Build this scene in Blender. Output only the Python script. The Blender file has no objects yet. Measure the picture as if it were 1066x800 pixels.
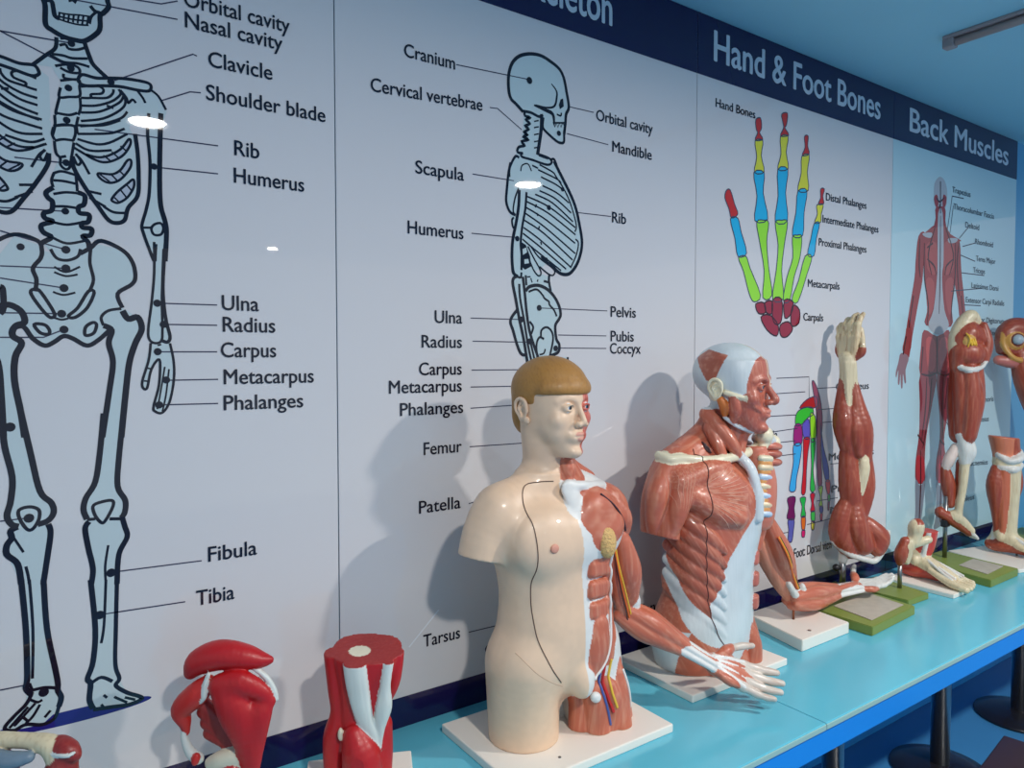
import bpy, bmesh, math, random
import numpy as np
from mathutils import Vector, Matrix
from mathutils.geometry import tessellate_polygon
random.seed(4)
SC = bpy.context.scene
COL = SC.collection
PI = math.pi

# ------------------------------------------------------------------ place and camera
# wall plane y = 0, room on the -y side, x runs to the right along the wall, table top at TZ
TZ = .65
CAM = np.array([0., -1.52, 1.52])
FPX, CX, CY = 750., 533., 400.
YAW, PITCH = math.radians(34.846), math.radians(2.138)
_c, _s, _cp, _sp = math.cos(YAW), math.sin(YAW), math.cos(PITCH), math.sin(PITCH)
RT = np.array([_c, -_s, 0]); FW = np.array([_s*_cp, _c*_cp, -_sp]); UPV = np.array([_s*_sp, _c*_sp, _cp])
def wall(u, v, y=0.):
    """point of a vertical plane parallel to the wall, measured off the photograph"""
    d = FW + (u-CX)/FPX*RT + (CY-v)/FPX*UPV
    t = (y - CAM[1])/d[1]
    p = CAM + t*d
    return (p[0], p[2])

# ------------------------------------------------------------------ materials
def mat(name, rgb, rough=.5, metal=0., coat=0., spec=.5, bump=None, noise=None):
    m = bpy.data.materials.new(name); m.use_nodes = True
    nt = m.node_tree; b = nt.nodes['Principled BSDF']
    b.inputs['Base Color'].default_value = (*rgb, 1)
    b.inputs['Roughness'].default_value = rough
    b.inputs['Metallic'].default_value = metal
    b.inputs['Specular IOR Level'].default_value = spec
    b.inputs['Coat Weight'].default_value = coat
    b.inputs['Coat Roughness'].default_value = .04
    if noise:
        sc, amt = noise
        tc = nt.nodes.new('ShaderNodeTexCoord'); n = nt.nodes.new('ShaderNodeTexNoise')
        n.inputs['Scale'].default_value = sc; n.inputs['Detail'].default_value = 6
        r = nt.nodes.new('ShaderNodeMapRange')
        r.inputs[3].default_value = 1-amt; r.inputs[4].default_value = 1+amt
        mx = nt.nodes.new('ShaderNodeMix'); mx.data_type = 'RGBA'; mx.blend_type = 'MULTIPLY'
        mx.inputs[0].default_value = 1
        nt.links.new(tc.outputs['Object'], n.inputs['Vector'])
        nt.links.new(n.outputs['Fac'], r.inputs[0])
        mx.inputs[6].default_value = (*rgb, 1)
        nt.links.new(r.outputs[0], mx.inputs[7])
        nt.links.new(mx.outputs[2], b.inputs['Base Color'])
    if bump:
        sc, st = bump
        tc = nt.nodes.new('ShaderNodeTexCoord'); n = nt.nodes.new('ShaderNodeTexNoise')
        n.inputs['Scale'].default_value = sc; n.inputs['Detail'].default_value = 5
        bp = nt.nodes.new('ShaderNodeBump'); bp.inputs['Strength'].default_value = st; bp.inputs['Distance'].default_value = .002
        nt.links.new(tc.outputs['Object'], n.inputs['Vector'])
        nt.links.new(n.outputs['Fac'], bp.inputs['Height']); nt.links.new(bp.outputs[0], b.inputs['Normal'])
    return m
def vmat(name, rough=.4, spec=.5, coat=0., bumpscale=260, bump=.12):
    """painted plaster/plastic: colour from the object's own paint (Col attribute) with fine noise"""
    m = mat(name, (1, 1, 1), rough, spec=spec, coat=coat, bump=(bumpscale, bump))
    nt = m.node_tree; a = nt.nodes.new('ShaderNodeVertexColor'); a.layer_name = 'Col'
    nt.links.new(a.outputs['Color'], nt.nodes['Principled BSDF'].inputs['Base Color'])
    return m
def srgb(r, g, b):
    f = lambda c: (c/255/12.92 if c/255 <= .04045 else ((c/255+.055)/1.055)**2.4)
    return (f(r), f(g), f(b))

# ------------------------------------------------------------------ objects
def link(o, parent=None):
    COL.objects.link(o)
    if parent is not None: o.parent = parent
    return o
def tag(o, label=None, cat=None, group=None, kind=None):
    if label: o['label'] = label
    if cat: o['category'] = cat
    if group: o['group'] = group
    if kind: o['kind'] = kind
    return o
def empty(name, loc, label, cat, rz=0, group=None):
    o = bpy.data.objects.new(name, None); o.empty_display_size = .05
    link(o); o.location = loc; o.rotation_euler = (0, 0, rz)
    return tag(o, label, cat, group)
def obj(name, bm, material, parent=None, smooth=False, loc=None):
    me = bpy.data.meshes.new(name)
    bm.normal_update(); bm.to_mesh(me); bm.free()
    if smooth: me.polygons.foreach_set('use_smooth', [True]*len(me.polygons))
    for m in (material if isinstance(material, (list, tuple)) else [material]): me.materials.append(m)
    o = bpy.data.objects.new(name, me)
    if loc is not None: o.location = loc
    return link(o, parent)
def box(bm, lo, hi, bev=0., seg=2, rz=0., piv=None):
    r = bmesh.ops.create_cube(bm, size=1)
    c = [(a+b)/2 for a, b in zip(lo, hi)]; s = [b-a for a, b in zip(lo, hi)]
    vs = r['verts']
    for v in vs: v.co = Vector((c[0]+v.co.x*s[0], c[1]+v.co.y*s[1], c[2]+v.co.z*s[2]))
    if bev:
        es = list({e for v in vs for e in v.link_edges})
        g = bmesh.ops.bevel(bm, geom=es, offset=bev, segments=seg, profile=.5, affect='EDGES')
        vs = list({v for f in g['faces'] for v in f.verts} | {v for v in vs if v.is_valid})
    if rz:
        p = Vector(piv or c); bmesh.ops.rotate(bm, verts=[v for v in vs if v.is_valid], cent=p, matrix=Matrix.Rotation(rz, 3, 'Z'))
    return vs
def lathe(bm, prof, n=32, c=(0, 0, 0)):
    rings = []
    for r, z in prof:
        if r < 1e-6: rings.append([bm.verts.new((c[0], c[1], c[2]+z))])
        else: rings.append([bm.verts.new((c[0]+r*math.cos(2*PI*i/n), c[1]+r*math.sin(2*PI*i/n), c[2]+z)) for i in range(n)])
    for a, b in zip(rings, rings[1:]):
        for i in range(n):
            j = (i+1) % n
            if len(a) == 1 and len(b) == 1: continue
            if len(a) == 1: bm.faces.new((a[0], b[j], b[i])) if False else bm.faces.new((a[0], b[i], b[j]))
            elif len(b) == 1: bm.faces.new((a[i], b[0], a[j])) if False else bm.faces.new((a[j], a[i], b[0]))
            else: bm.faces.new((a[i], a[j], b[j], b[i]))
    bmesh.ops.recalc_face_normals(bm, faces=bm.faces[:])
def tube(bm, pts, rad, n=10, caps=True):
    pts = [Vector(p) for p in pts]; rr = rad if isinstance(rad, (list, tuple)) else [rad]*len(pts)
    rings = []; up = None
    for i, p in enumerate(pts):
        d = (pts[min(i+1, len(pts)-1)] - pts[max(i-1, 0)]).normalized()
        if up is None: up = Vector((0, 0, 1)) if abs(d.z) < .9 else Vector((1, 0, 0))
        a = d.cross(up).normalized(); b = a.cross(d).normalized(); up = b
        rings.append([bm.verts.new(p + rr[i]*(a*math.cos(2*PI*k/n)+b*math.sin(2*PI*k/n))) for k in range(n)])
    for a, b in zip(rings, rings[1:]):
        for k in range(n): bm.faces.new((a[k], a[(k+1) % n], b[(k+1) % n], b[k]))
    if caps:
        bm.faces.new(rings[0]); bm.faces.new(rings[-1])
    bmesh.ops.recalc_face_normals(bm, faces=bm.faces[:])
def spline(pts, n=6, closed=False):
    P = [np.array(p, float) for p in pts]; out = []; m = len(P)
    if m < 3: return [tuple(p) for p in P]
    for i in range(m if closed else m-1):
        p0 = P[(i-1) % m] if (closed or i > 0) else P[0]; p1 = P[i]; p2 = P[(i+1) % m]
        p3 = P[(i+2) % m] if (closed or i+2 < m) else P[-1]
        for k in range(n):
            t = k/n
            out.append(tuple(.5*((2*p1)+(p2-p0)*t+(2*p0-5*p1+4*p2-p3)*t*t+(3*p1-p0-3*p2+p3)*t**3)))
    if not closed: out.append(tuple(P[-1]))
    return out
# ------------------------------------------------------------------ the setting
M_BOARD = mat('poster board gloss', srgb(211, 209, 211), .015, spec=.5)
M_BOARD_CYAN = mat('pale cyan poster board gloss', srgb(184, 214, 222), .015, spec=.5)
M_NAVY = mat('navy print', srgb(24, 18, 68), .015, spec=.5)
M_INK = mat('black ink print', srgb(26, 29, 44), .015, spec=.5)
M_TITLE = mat('white title print', srgb(206, 213, 222), .05)
CEIL = 2.575
def build_room():
    bm = bmesh.new(); box(bm, (-2.6, 0, -.0), (6.2, .12, CEIL+.1))
    tag(obj('wall_back', bm, mat('cyan wall paint', srgb(90, 165, 205), .45, noise=(6, .04))), kind='structure')
    bm = bmesh.new(); box(bm, (-2.6, -6.2, -.1), (6.2, 0, 0))
    tag(obj('floor', bm, mat('blue floor', srgb(62, 128, 176), .3, noise=(3, .06))), kind='structure')
    bm = bmesh.new(); box(bm, (-2.6, -6.2, CEIL), (6.2, 0, CEIL+.1))
    tag(obj('ceiling', bm, mat('ceiling paint', srgb(160, 214, 228), .6, noise=(2, .03))), kind='structure')
    # blue panel closing the space under the table, against the wall
    bm = bmesh.new(); box(bm, (-2.6, -.012, 0.0), (6.2, 0, TZ-.02), .002)
    tag(obj('trim_1', bm, mat('blue gloss panel', srgb(60, 170, 235), .25, noise=(4, .05))), kind='structure')
build_room()

def build_table():
    t = empty('display_counter', (1.8, -.29, 0), 'long cyan topped counter with bright blue front edge along the poster wall', 'counter')
    def put(name, bm, m, smooth=False):
        o = obj(name, bm, m, None, smooth); o.parent = t; o.matrix_parent_inverse = Matrix.Translation((-1.8, .29, 0)); return o
    mt = mat('cyan gloss laminate', srgb(96, 186, 208), .16, spec=.5, noise=(5, .05))
    yb, yf = -.002, -.567
    J = 1.574
    for a, b in ((-1.6, J-.0012), (J+.0012, 5.4)):
        bm = bmesh.new(); box(bm, (a, yf, TZ-.012), (b, yb, TZ), .0025)
        put('worktop', bm, mt)
    ma = mat('bright blue laminate', srgb(26, 136, 226), .3)
    bm = bmesh.new(); box(bm, (-1.6, yf+.004, TZ-.078), (5.4, yf+.022, TZ-.012), .002)
    put('front_apron', bm, ma)
    bm = bmesh.new(); box(bm, (-1.6, yf-.002, TZ-.016), (J-.001, yf+.006, TZ-.003), .001); box(bm, (J+.001, yf-.002, TZ-.016), (5.4, yf+.006, TZ-.003), .001)
    put('edge_strip', bm, mat('pale edge strip', srgb(150, 190, 185), .35))
    chrome = mat('chrome', srgb(214, 218, 222), .28, metal=1)
    dark = mat('black base metal', srgb(28, 26, 30), .25, spec=.6)
    for x, y in LEGS:
        bm = bmesh.new(); lathe(bm, [(0, .02), (.032, .02), (.032, TZ-.09), (.06, TZ-.085), (.06, TZ-.078), (0, TZ-.078)], 32, (x, y, 0))
        l = put('leg', bm, chrome, True)
        bm = bmesh.new(); lathe(bm, [(0, 0), (.162, 0), (.166, .006), (.162, .014), (.11, .026), (.04, .036), (.0, .036)], 48, (x, y, 0))
        obj('foot_disc', bm, dark, l, True)
LEGS = [(-.03, -.29), (.67, -.29), (1.37, -.29), (2.07, -.29), (2.77, -.29), (3.47, -.29), (4.17, -.29)]
build_table()

def build_lamps():
    """round ceiling lamps: two rows; they glow and light the room"""
    rim = mat('lamp rim', (.8, .8, .8), .4)
    em = bpy.data.materials.new('lamp diffuser glow'); em.use_nodes = True
    nt = em.node_tree; nt.nodes.clear()
    e = nt.nodes.new('ShaderNodeEmission'); e.inputs[0].default_value = (1, .93, .82, 1); e.inputs[1].default_value = 30
    o_ = nt.nodes.new('ShaderNodeOutputMaterial'); nt.links.new(e.outputs[0], o_.inputs[0])
    spots = [(.52, -2.06, 'round white ceiling lamp reflected on the shoulder of the front view skeleton'),
             (2.58, -2.03, 'round white ceiling lamp reflected on the shoulder blade of the side view skeleton'),
             (2.08, -5.5, 'small round ceiling lamp reflected as a thin streak beside the arm of the front skeleton')]
    for i, (x, y, lab) in enumerate(spots):
        t = empty('ceiling_lamp', (x, y, CEIL), lab, 'lamp', group='round ceiling lamps')
        q = LAMP_R[i]; sz = lambda P: [(r*q, z*q) for r, z in P]
        bm = bmesh.new(); lathe(bm, sz([(0, 0), (.095, 0), (.095, -.02), (.083, -.024), (.078, -.012), (0, -.012)]), 40)
        obj('lamp_rim', bm, rim, t, True)
        bm = bmesh.new(); lathe(bm, sz([(0, -.013), (.078, -.013), (.078, -.0135), (0, -.0145)]), 40)
        obj('diffuser', bm, em, t)
        L = bpy.data.lights.new('lamp_light', 'AREA'); L.shape = 'DISK'; L.size = .14*q; L.energy = LAMP_W[i]; L.color = (1, .94, .87)
        lo = bpy.data.objects.new('lamp_light', L); link(lo, t); lo.location = (0, 0, -.019)
LAMP_W = [28, 47, 7]; LAMP_R = [1, 1, .6]
build_lamps()

def build_batten():
    t = empty('ceiling_batten', (2.56, -.95, CEIL), 'slim unlit beige tube light batten on the ceiling at upper right', 'light fitting')
    m = mat('beige enamel', srgb(160, 146, 146), .4)
    bm = bmesh.new(); box(bm, (-.022, -.6, -.012), (.022, .6, 0), .003); obj('channel', bm, m, t)
    bm = bmesh.new(); tube(bm, [(0, -.575, -.024), (0, .575, -.024)], .013, 16); obj('tube', bm, mat('unlit tube glass', srgb(170, 156, 154), .3), t, True)
    for s in (-1, 1):
        bm = bmesh.new(); box(bm, (-.018, s*.585-.018, -.04), (.018, s*.585+.018, -.008), .005); obj('end_cap', bm, m, t)
build_batten()
# ------------------------------------------------------------------ the printed posters on the wall
BT = .008                    # board thickness
S0, S1, S2, S3, SL = .587, 1.743, 2.9, 4.065, -1.726    # board joints along the wall
ZB, ZS, ZH, ZTOP = TZ, .722, 2.388, CEIL-.002
SK = (24, 26, 40); LW = .52
class Art:
    """flat print: filled shapes and strokes on the face of a board, in wall metres"""
    def __init__(self, crop=None): self.mats = []; self.bm = bmesh.new(); self.crop = crop; self.lv = 0
    def mi(self, rgb):
        if rgb not in self.mats: self.mats.append(rgb)
        return self.mats.index(rgb)
    def P(self, pts):
        ox, oy, s = self.crop
        return [wall(ox+u/s, oy+v/s) for u, v in pts]
    def yy(self, lay): 
        self.lv += 1
        return -BT-.0004-.0004*lay-(self.lv % 60)*2e-6
    def fill(self, pts, rgb, lay=0, sm=0, raw=False):
        p = pts if raw else self.P(pts)
        if sm: p = spline(p, sm, True)
        y = self.yy(lay)
        vs = [self.bm.verts.new((a, y, b)) for a, b in p]
        k = self.mi(rgb)
        for t in tessellate_polygon([[Vector((a, b, 0)) for a, b in p]]):
            try: f = self.bm.faces.new([vs[i] for i in t])
            except ValueError: continue
            f.material_index = k
            f.normal_update()
            if f.normal.y > 0: f.normal_flip()
    def line(self, pts, w, rgb=SK, lay=1, sm=5, closed=False, raw=False, taper=False):
        if rgb is SK: w *= LW
        p = pts if raw else self.P(pts)
        if sm and len(p) > 2: p = spline(p, sm, closed)
        p = [np.array(q) for q in p]
        n = len(p); y = self.yy(lay); k = self.mi(rgb); L = []
        for i in range(n):
            a = p[(i-1) % n] if (closed or i) else p[0]; b = p[(i+1) % n] if (closed or i < n-1) else p[-1]
            d = b-a; d = d/(np.linalg.norm(d)+1e-9); nn = np.array([-d[1], d[0]])
            ww = w/2*(.35+.65*math.sin(PI*(i+.5)/n)) if taper else w/2
            L.append((self.bm.verts.new((*(p[i]+nn*ww)[:1], y, (p[i]+nn*ww)[1])), self.bm.verts.new((*(p[i]-nn*ww)[:1], y, (p[i]-nn*ww)[1]))))
        for i in range(n if closed else n-1):
            (a, b), (c, d) = L[i], L[(i+1) % n]
            f = self.bm.faces.new((a, b, d, c)); f.material_index = k; f.normal_update()
            if f.normal.y > 0: f.normal_flip()
    def dot(self, p, r=.006, rgb=SK, lay=2):
        a, b = self.P([p])[0]
        self.fill([(a+r*math.cos(t*PI/6), b+r*math.sin(t*PI/6)) for t in range(12)], rgb, lay, raw=True)
    def mirror(self, x0):
        """copy of everything drawn so far, mirrored about the wall abscissa x0"""
        g = bmesh.ops.duplicate(self.bm, geom=self.bm.verts[:]+self.bm.edges[:]+self.bm.faces[:])
        vs = [e for e in g['geom'] if isinstance(e, bmesh.types.BMVert)]
        for v in vs: v.co.x = 2*x0-v.co.x
        bmesh.ops.reverse_faces(self.bm, faces=[e for e in g['geom'] if isinstance(e, bmesh.types.BMFace)])
    def done(self, name, parent):
        ms = []
        for rgb in self.mats:
            nm = 'print %d %d %d' % rgb
            ms.append(bpy.data.materials.get(nm) or mat(nm, srgb(*rgb), .015, spec=.5))
        return obj(name, self.bm, ms, parent)

def text_mesh(body):
    cu = bpy.data.curves.new('lettering', 'FONT'); cu.body = body; cu.size = 1; cu.resolution_u = 4
    o = bpy.data.objects.new('lettering', cu); COL.objects.link(o)
    dg = bpy.context.evaluated_depsgraph_get(); dg.update()
    me = bpy.data.meshes.new_from_object(o.evaluated_get(dg))
    bpy.data.objects.remove(o); bpy.data.curves.remove(cu)
    return me
def letter(bm, body, a, b, size, bold=.012, y=-BT-.0015):
    """a, b: photograph pixels where the baseline starts and ends; size: metres of the em"""
    me = text_mesh(body); (x0, z0), (x1, z1) = wall(*a), wall(*b)
    xs = [v.co.x for v in me.vertices]; mn, mx = min(xs), max(xs)
    sx = (x1-x0)/(mx-mn); sl = (z1-z0)/(x1-x0) if abs(z1-z0) > .012 else 0
    if abs(sl) < .02: sl = 0
    for k, (dx, dz) in enumerate(((0, 0), (bold, 0), (-bold, 0), (0, bold*.6), (0, -bold*.6)) if bold else ((0, 0),)):
        vs = []
        for v in me.vertices:
            X = x0+(v.co.x-mn+dx)*sx; vs.append(bm.verts.new((X, y-k*2e-5, z0+(v.co.y+dz)*size+sl*(X-x0))))
        for p in me.polygons:
            try: f = bm.faces.new([vs[i] for i in p.vertices])
            except ValueError: continue
            f.normal_update()
            if f.normal.y > 0: f.normal_flip()
    bpy.data.meshes.remove(me)
def labels(name, L, size, parent, m, bold=.012):
    """each printed name is a part of its poster"""
    for body, a, b in L:
        bm = bmesh.new(); letter(bm, body, a, b, size, bold); obj(name, bm, m, parent)
def leaders(P, name, parent, k=.0024):
    for p in P:
        a = Art((0, 0, 1)); a.line(p, k, LC, 1, 0, raw=True); a.done(name, parent)
def boards(parent, xs, mb=None):
    for a, b in zip(xs, xs[1:]):
        bm = bmesh.new(); box(bm, (a+.0012, -BT, ZB), (b-.0012, 0, ZTOP), .001); obj('board', bm, mb or M_BOARD, parent)
        bm = bmesh.new(); box(bm, (a+.0012, -BT-.0008, ZH), (b-.0012, -BT+.001, ZTOP)); obj('header_band', bm, M_NAVY, parent)
        bm = bmesh.new(); box(bm, (a+.0012, -BT-.0008, ZB), (b-.0012, -BT+.001, ZS)); obj('foot_band', bm, M_NAVY, parent)
MINT = (190, 204, 207); GAP = (176, 184, 196); SHAD = (38, 36, 118)
P1 = empty('anatomy_poster', (0, 0, 0), 'wide wall poster of two black outlined skeletons, front and side view, with bone names', 'poster')
boards(P1, [SL, -.57, S0, S1])
labels('title', [('Human Skeleton', (427, -45), (634.5, 26))], .135, P1, M_TITLE, .02)

# --- front view skeleton
a = Art((0, 0, 5.611)); A0 = (0, 0, 5.611); B0 = (0, 130, 5.611); C0 = (0, 260, 4.1); D0 = (0, 440, 4.1); E0 = (0, 605, 4.1)
XS = wall(66, 300)[0]
# mirrored half first: clavicle, shoulder, ribs, arm (the right half in the picture), then its mirror image
a.crop = A0
a.fill([(455, 455), (480, 445), (560, 465), (640, 465), (740, 470), (850, 490), (878, 510), (920, 570), (970, 660), (950, 720), (860, 720), (760, 740), (700, 800), (560, 830), (440, 830), (400, 700), (400, 480)], MINT)
a.crop = B0
a.fill([(400, 0), (600, 0), (740, 0), (785, 90), (800, 170), (805, 300), (800, 420), (745, 490), (725, 560), (680, 575), (630, 560), (570, 480), (500, 380), (430, 260), (400, 190)], MINT)
a.fill([(865, -60), (930, -60), (930, 200), (935, 500), (965, 600), (965, 800), (890, 800), (850, 700), (825, 590), (870, 400), (860, 100)], MINT)
a.crop = C0
a.fill([(655, -20), (705, -20), (690, 160), (715, 330), (722, 380), (738, 480), (725, 640), (690, 695), (655, 690), (680, 560), (670, 480), (640, 500), (630, 590), (605, 590), (612, 510), (640, 400), (632, 350), (645, 200)], MINT)
a.crop = A0
a.line([(455, 470), (480, 445), (560, 465), (640, 465), (740, 470), (850, 490), (878, 512), (865, 540), (800, 535), (700, 515), (600, 510), (500, 510), (460, 490)], .011, closed=True)
for p in ([(470, 515), (560, 510), (600, 530), (590, 555), (530, 560), (528, 580), (470, 580)], [(530, 580), (620, 580), (655, 555), (660, 530)], [(470, 625), (560, 625), (650, 600), (700, 560), (690, 530)],
          [(470, 665), (580, 660), (690, 610), (718, 570)], [(470, 715), (600, 700), (700, 650), (730, 600), (700, 535)], [(465, 745), (580, 735), (700, 700), (740, 660)],
          [(620, 625), (660, 640)], [(870, 530), (920, 570), (965, 650)], [(700, 535), (735, 580), (745, 610), (770, 590), (790, 610)], [(800, 540), (830, 580), (845, 610)]): a.line(p, .0085)
a.crop = B0
for p in ([(450, 10), (600, 10), (700, -20)], [(450, 60), (550, 60), (650, 55), (725, 30)], [(450, 90), (560, 120), (640, 110), (740, 60)], [(440, 115), (500, 150), (560, 160), (650, 155)], [(430, 140), (480, 170), (540, 205)],
          [(440, 180), (475, 215), (520, 295)], [(425, 190), (450, 240), (470, 220), (440, 175)]): a.line(p, .0085)
for loop, hat in (([(500, 180), (560, 195), (620, 190), (700, 150), (750, 90), (758, 120), (720, 180), (660, 215), (600, 225), (540, 205)], [((600, 185), (640, 215)), ((650, 165), (690, 200)), ((700, 130), (735, 160))]),
                  ([(570, 290), (650, 295), (700, 270), (740, 215), (762, 215), (755, 260), (700, 325), (640, 345), (590, 325)], [((580, 295), (640, 340)), ((640, 290), (680, 330)), ((690, 270), (720, 300))]),
                  ([(650, 440), (680, 400), (740, 350), (775, 325), (777, 370), (740, 430), (690, 460), (660, 455)], [((665, 430), (690, 455)), ((700, 385), (735, 430)), ((735, 355), (765, 390))])):
    a.fill(loop, GAP, 1, 4); a.line(loop, .0085, closed=True)
    for h in hat: a.line(h, .006)
a.line([(785, 60), (800, 170), (806, 300), (800, 420), (745, 490), (725, 560), (680, 578), (630, 560), (570, 480), (500, 380), (430, 260), (420, 190)], .014)
a.line([(735, 520), (660, 515), (600, 480)], .009); a.line([(500, 390), (590, 410)], .011, taper=True); a.line([(520, 430), (615, 485)], .011, taper=True)
a.line([(865, -60), (858, 60), (872, 220), (868, 400), (850, 500), (825, 590), (835, 640), (860, 710), (895, 800)], .011)
a.line([(935, -60), (930, 120), (928, 350), (935, 480), (960, 570), (968, 640), (960, 800)], .017)
a.line([(825, 605), (885, 605)], .008); a.line([(880, 610), (900, 585), (935, 580), (950, 610), (935, 645), (895, 645)], .009, closed=True); a.line([(905, 700), (900, 800)], .012)
a.crop = C0
a.line([(655, -30), (655, 100), (645, 220), (630, 340), (635, 385), (660, 400), (685, 390), (690, 350), (688, 200), (695, 0)], .009)
a.line([(703, -30), (692, 160), (703, 290), (722, 370), (712, 395), (690, 390)], .012)
a.line([(640, 400), (632, 470), (605, 560), (608, 590), (625, 590), (640, 520), (665, 475), (680, 480), (675, 580), (652, 670), (660, 690), (690, 695), (720, 650), (738, 560), (738, 480), (722, 400)], .009)
for p in ([(700, 500), (680, 620), (668, 680)], [(718, 510), (705, 620), (690, 690)], [(622, 505), (645, 510)], [(612, 560), (632, 562)], [(670, 410), (685, 405)]): a.line(p, .006)
a.mirror(XS)
# skull and neck
a.crop = A0
sk = [(625, 0), (632, 50), (600, 88), (582, 100), (580, 180), (545, 220), (490, 250), (440, 245), (370, 225), (300, 185), (265, 150), (262, 40), (238, -20), (205, -130), (225, -290), (310, -400), (430, -430), (560, -390), (640, -270), (660, -120)]
a.fill(sk, MINT, 0, 3)
a.fill([(330, 225), (320, 290), (190, 385), (300, 400), (350, 480), (450, 480), (480, 440), (620, 465), (545, 390), (520, 340), (490, 250)], MINT)
a.fill([(355, 470), (455, 470), (465, 600), (445, 760), (440, 830), (310, 830), (320, 660), (345, 580)], MINT, .5)
a.line(sk, .016, closed=True)
a.line([(265, 10), (300, 20), (310, 60), (320, 105), (345, 120)], .014); a.line([(525, 45), (550, 75), (580, 85)], .012); a.line([(555, 85), (530, 110), (520, 150)], .009)
for p in ([(340, 85), (400, 95), (470, 100), (535, 110)], [(335, 105), (400, 120), (470, 130), (525, 135)], [(335, 120), (400, 142), (460, 155), (515, 158)]): a.line(p, .006)
for i in range(7): a.line([(345+i*28, 85+i*4), (343+i*27, 125+i*5.5)], .006)
a.fill([(385, -60), (410, -90), (440, -60), (452, 10), (440, 35), (420, 20), (400, 25)], SK, 1)
for cx_ in (300, 545): a.fill([(cx_+62*math.cos(t), -135+55*math.sin(t)) for t in np.linspace(0, 6, 14)], SK, 1, 2)
a.line([(328, 228), (322, 290), (270, 330), (190, 388)], .012); a.line([(490, 255), (520, 340), (545, 390), (620, 462)], .014)
for p in ([(345, 275), (380, 270), (400, 295), (450, 300), (490, 290)], [(300, 325), (370, 335), (420, 350), (510, 352)], [(290, 330), (370, 372), (450, 380), (520, 400)], [(320, 395), (400, 385), (455, 405), (460, 435), (400, 430), (350, 405)], [(350, 235), (400, 235), (440, 250)],
          [(370, 440), (375, 465), (440, 475)], [(350, 480), (455, 475), (462, 520), (462, 570), (400, 575), (345, 575), (352, 520)], [(345, 580), (325, 660), (330, 680)], [(465, 580), (468, 640), (455, 680)], [(330, 668), (400, 680), (450, 668)], [(318, 680), (320, 740), (305, 800)], [(455, 690), (445, 740), (450, 790)], [(315, 745), (370, 735), (440, 745)]): a.line(p, .009)
for p in ((415, 265), (412, 408), (398, 523), (388, 710), (645, 488)): a.dot(p)
a.crop = B0
a.fill([(310, 10), (430, 10), (440, 90), (415, 200), (440, 280), (450, 400), (490, 430), (480, 480), (515, 540), (480, 590), (530, 640), (510, 740), (400, 795), (290, 740), (245, 690), (300, 650), (240, 600), (300, 560), (255, 530), (300, 490), (270, 410), (310, 370), (310, 280), (345, 190), (315, 100)], MINT, .5)
for p in ([(310, 15), (370, 10), (430, 15), (438, 60), (425, 100)], [(312, 20), (303, 60), (318, 95)], [(318, 100), (370, 92), (430, 100)], [(316, 100), (325, 170), (350, 200), (352, 240), (380, 265), (405, 255), (415, 200), (430, 110)], [(355, 195), (385, 190)],
          [(310, 290), (360, 278), (440, 300)], [(310, 330), (370, 335), (440, 350)], [(310, 410), (380, 400), (450, 405)], [(315, 285), (300, 330), (310, 370)], [(440, 290), (445, 340), (450, 395)], [(310, 482), (380, 482), (450, 492)], [(315, 575), (390, 588), (475, 575)], [(300, 660), (390, 697), (500, 680)]): a.line(p, .009)
a.line([(310, 372), (268, 400), (280, 432), (305, 455), (300, 505), (256, 520), (262, 550), (310, 570), (242, 590), (252, 632), (300, 660), (250, 690), (240, 700)], .016)
a.line([(450, 400), (492, 420), (488, 470), (458, 485), (462, 520), (517, 530), (512, 572), (477, 580), (480, 605), (532, 612), (525, 650), (480, 655), (512, 690), (520, 735)], .016)
for p in ((385, 228), (895, 250), (380, 510), (380, 732), (120, 717)): a.dot(p)
# pelvis and thighs
a.crop = C0
a.fill([(0, 20), (60, -55), (160, -20), (180, 5), (270, 30), (380, 0), (420, -20), (520, 5), (560, 55), (575, 110), (560, 150), (500, 190), (520, 250), (585, 290), (600, 340), (575, 400), (550, 480), (535, 600), (515, 800), (435, 800), (465, 600), (480, 480), (465, 400), (475, 345), (420, 385), (370, 410), (310, 380), (270, 370), (230, 395), (190, 410), (140, 380), (100, 330), (60, 345), (90, 400), (65, 460), (62, 560), (90, 700), (105, 800), (15, 800), (5, 600), (-15, 400), (-40, 300), (-20, 160), (-60, 110), (-50, 50)], MINT)
a.line([(340, 20), (385, -5), (430, -35), (520, 5), (562, 55), (575, 115), (560, 150), (500, 190), (520, 250)], .014)
a.line([(520, 262), (545, 297), (585, 290), (602, 340), (575, 400), (550, 480), (535, 600), (515, 800)], .021)
a.line([(-140, 340), (-120, 290), (-60, 300), (-30, 240), (-80, 110), (-40, -10), (60, -62), (160, -35), (178, 5), (172, 40), (140, 82), (155, 130), (150, 180)], .013)
a.line([(440, 325), (430, 290), (460, 262), (515, 253)], .01); a.line([(440, 325), (475, 345), (462, 400), (480, 480), (465, 600), (435, 800)], .019)
a.line([(60, 335), (100, 330), (140, 380), (190, 410), (230, 395), (270, 370), (310, 380), (370, 410), (420, 385), (470, 340)], .015)
a.line([(385, 0), (382, 60), (397, 130), (380, 180)], .011)
a.line([(215, 0), (240, 38), (285, 48), (330, 32), (342, 0)], .01)
for p in ([(230, 75), (280, 98), (340, 75)], [(230, 98), (280, 115), (330, 108)], [(225, 182), (270, 195), (320, 185)], [(225, 290), (260, 300), (290, 295)]): a.line(p, .007)
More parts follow.
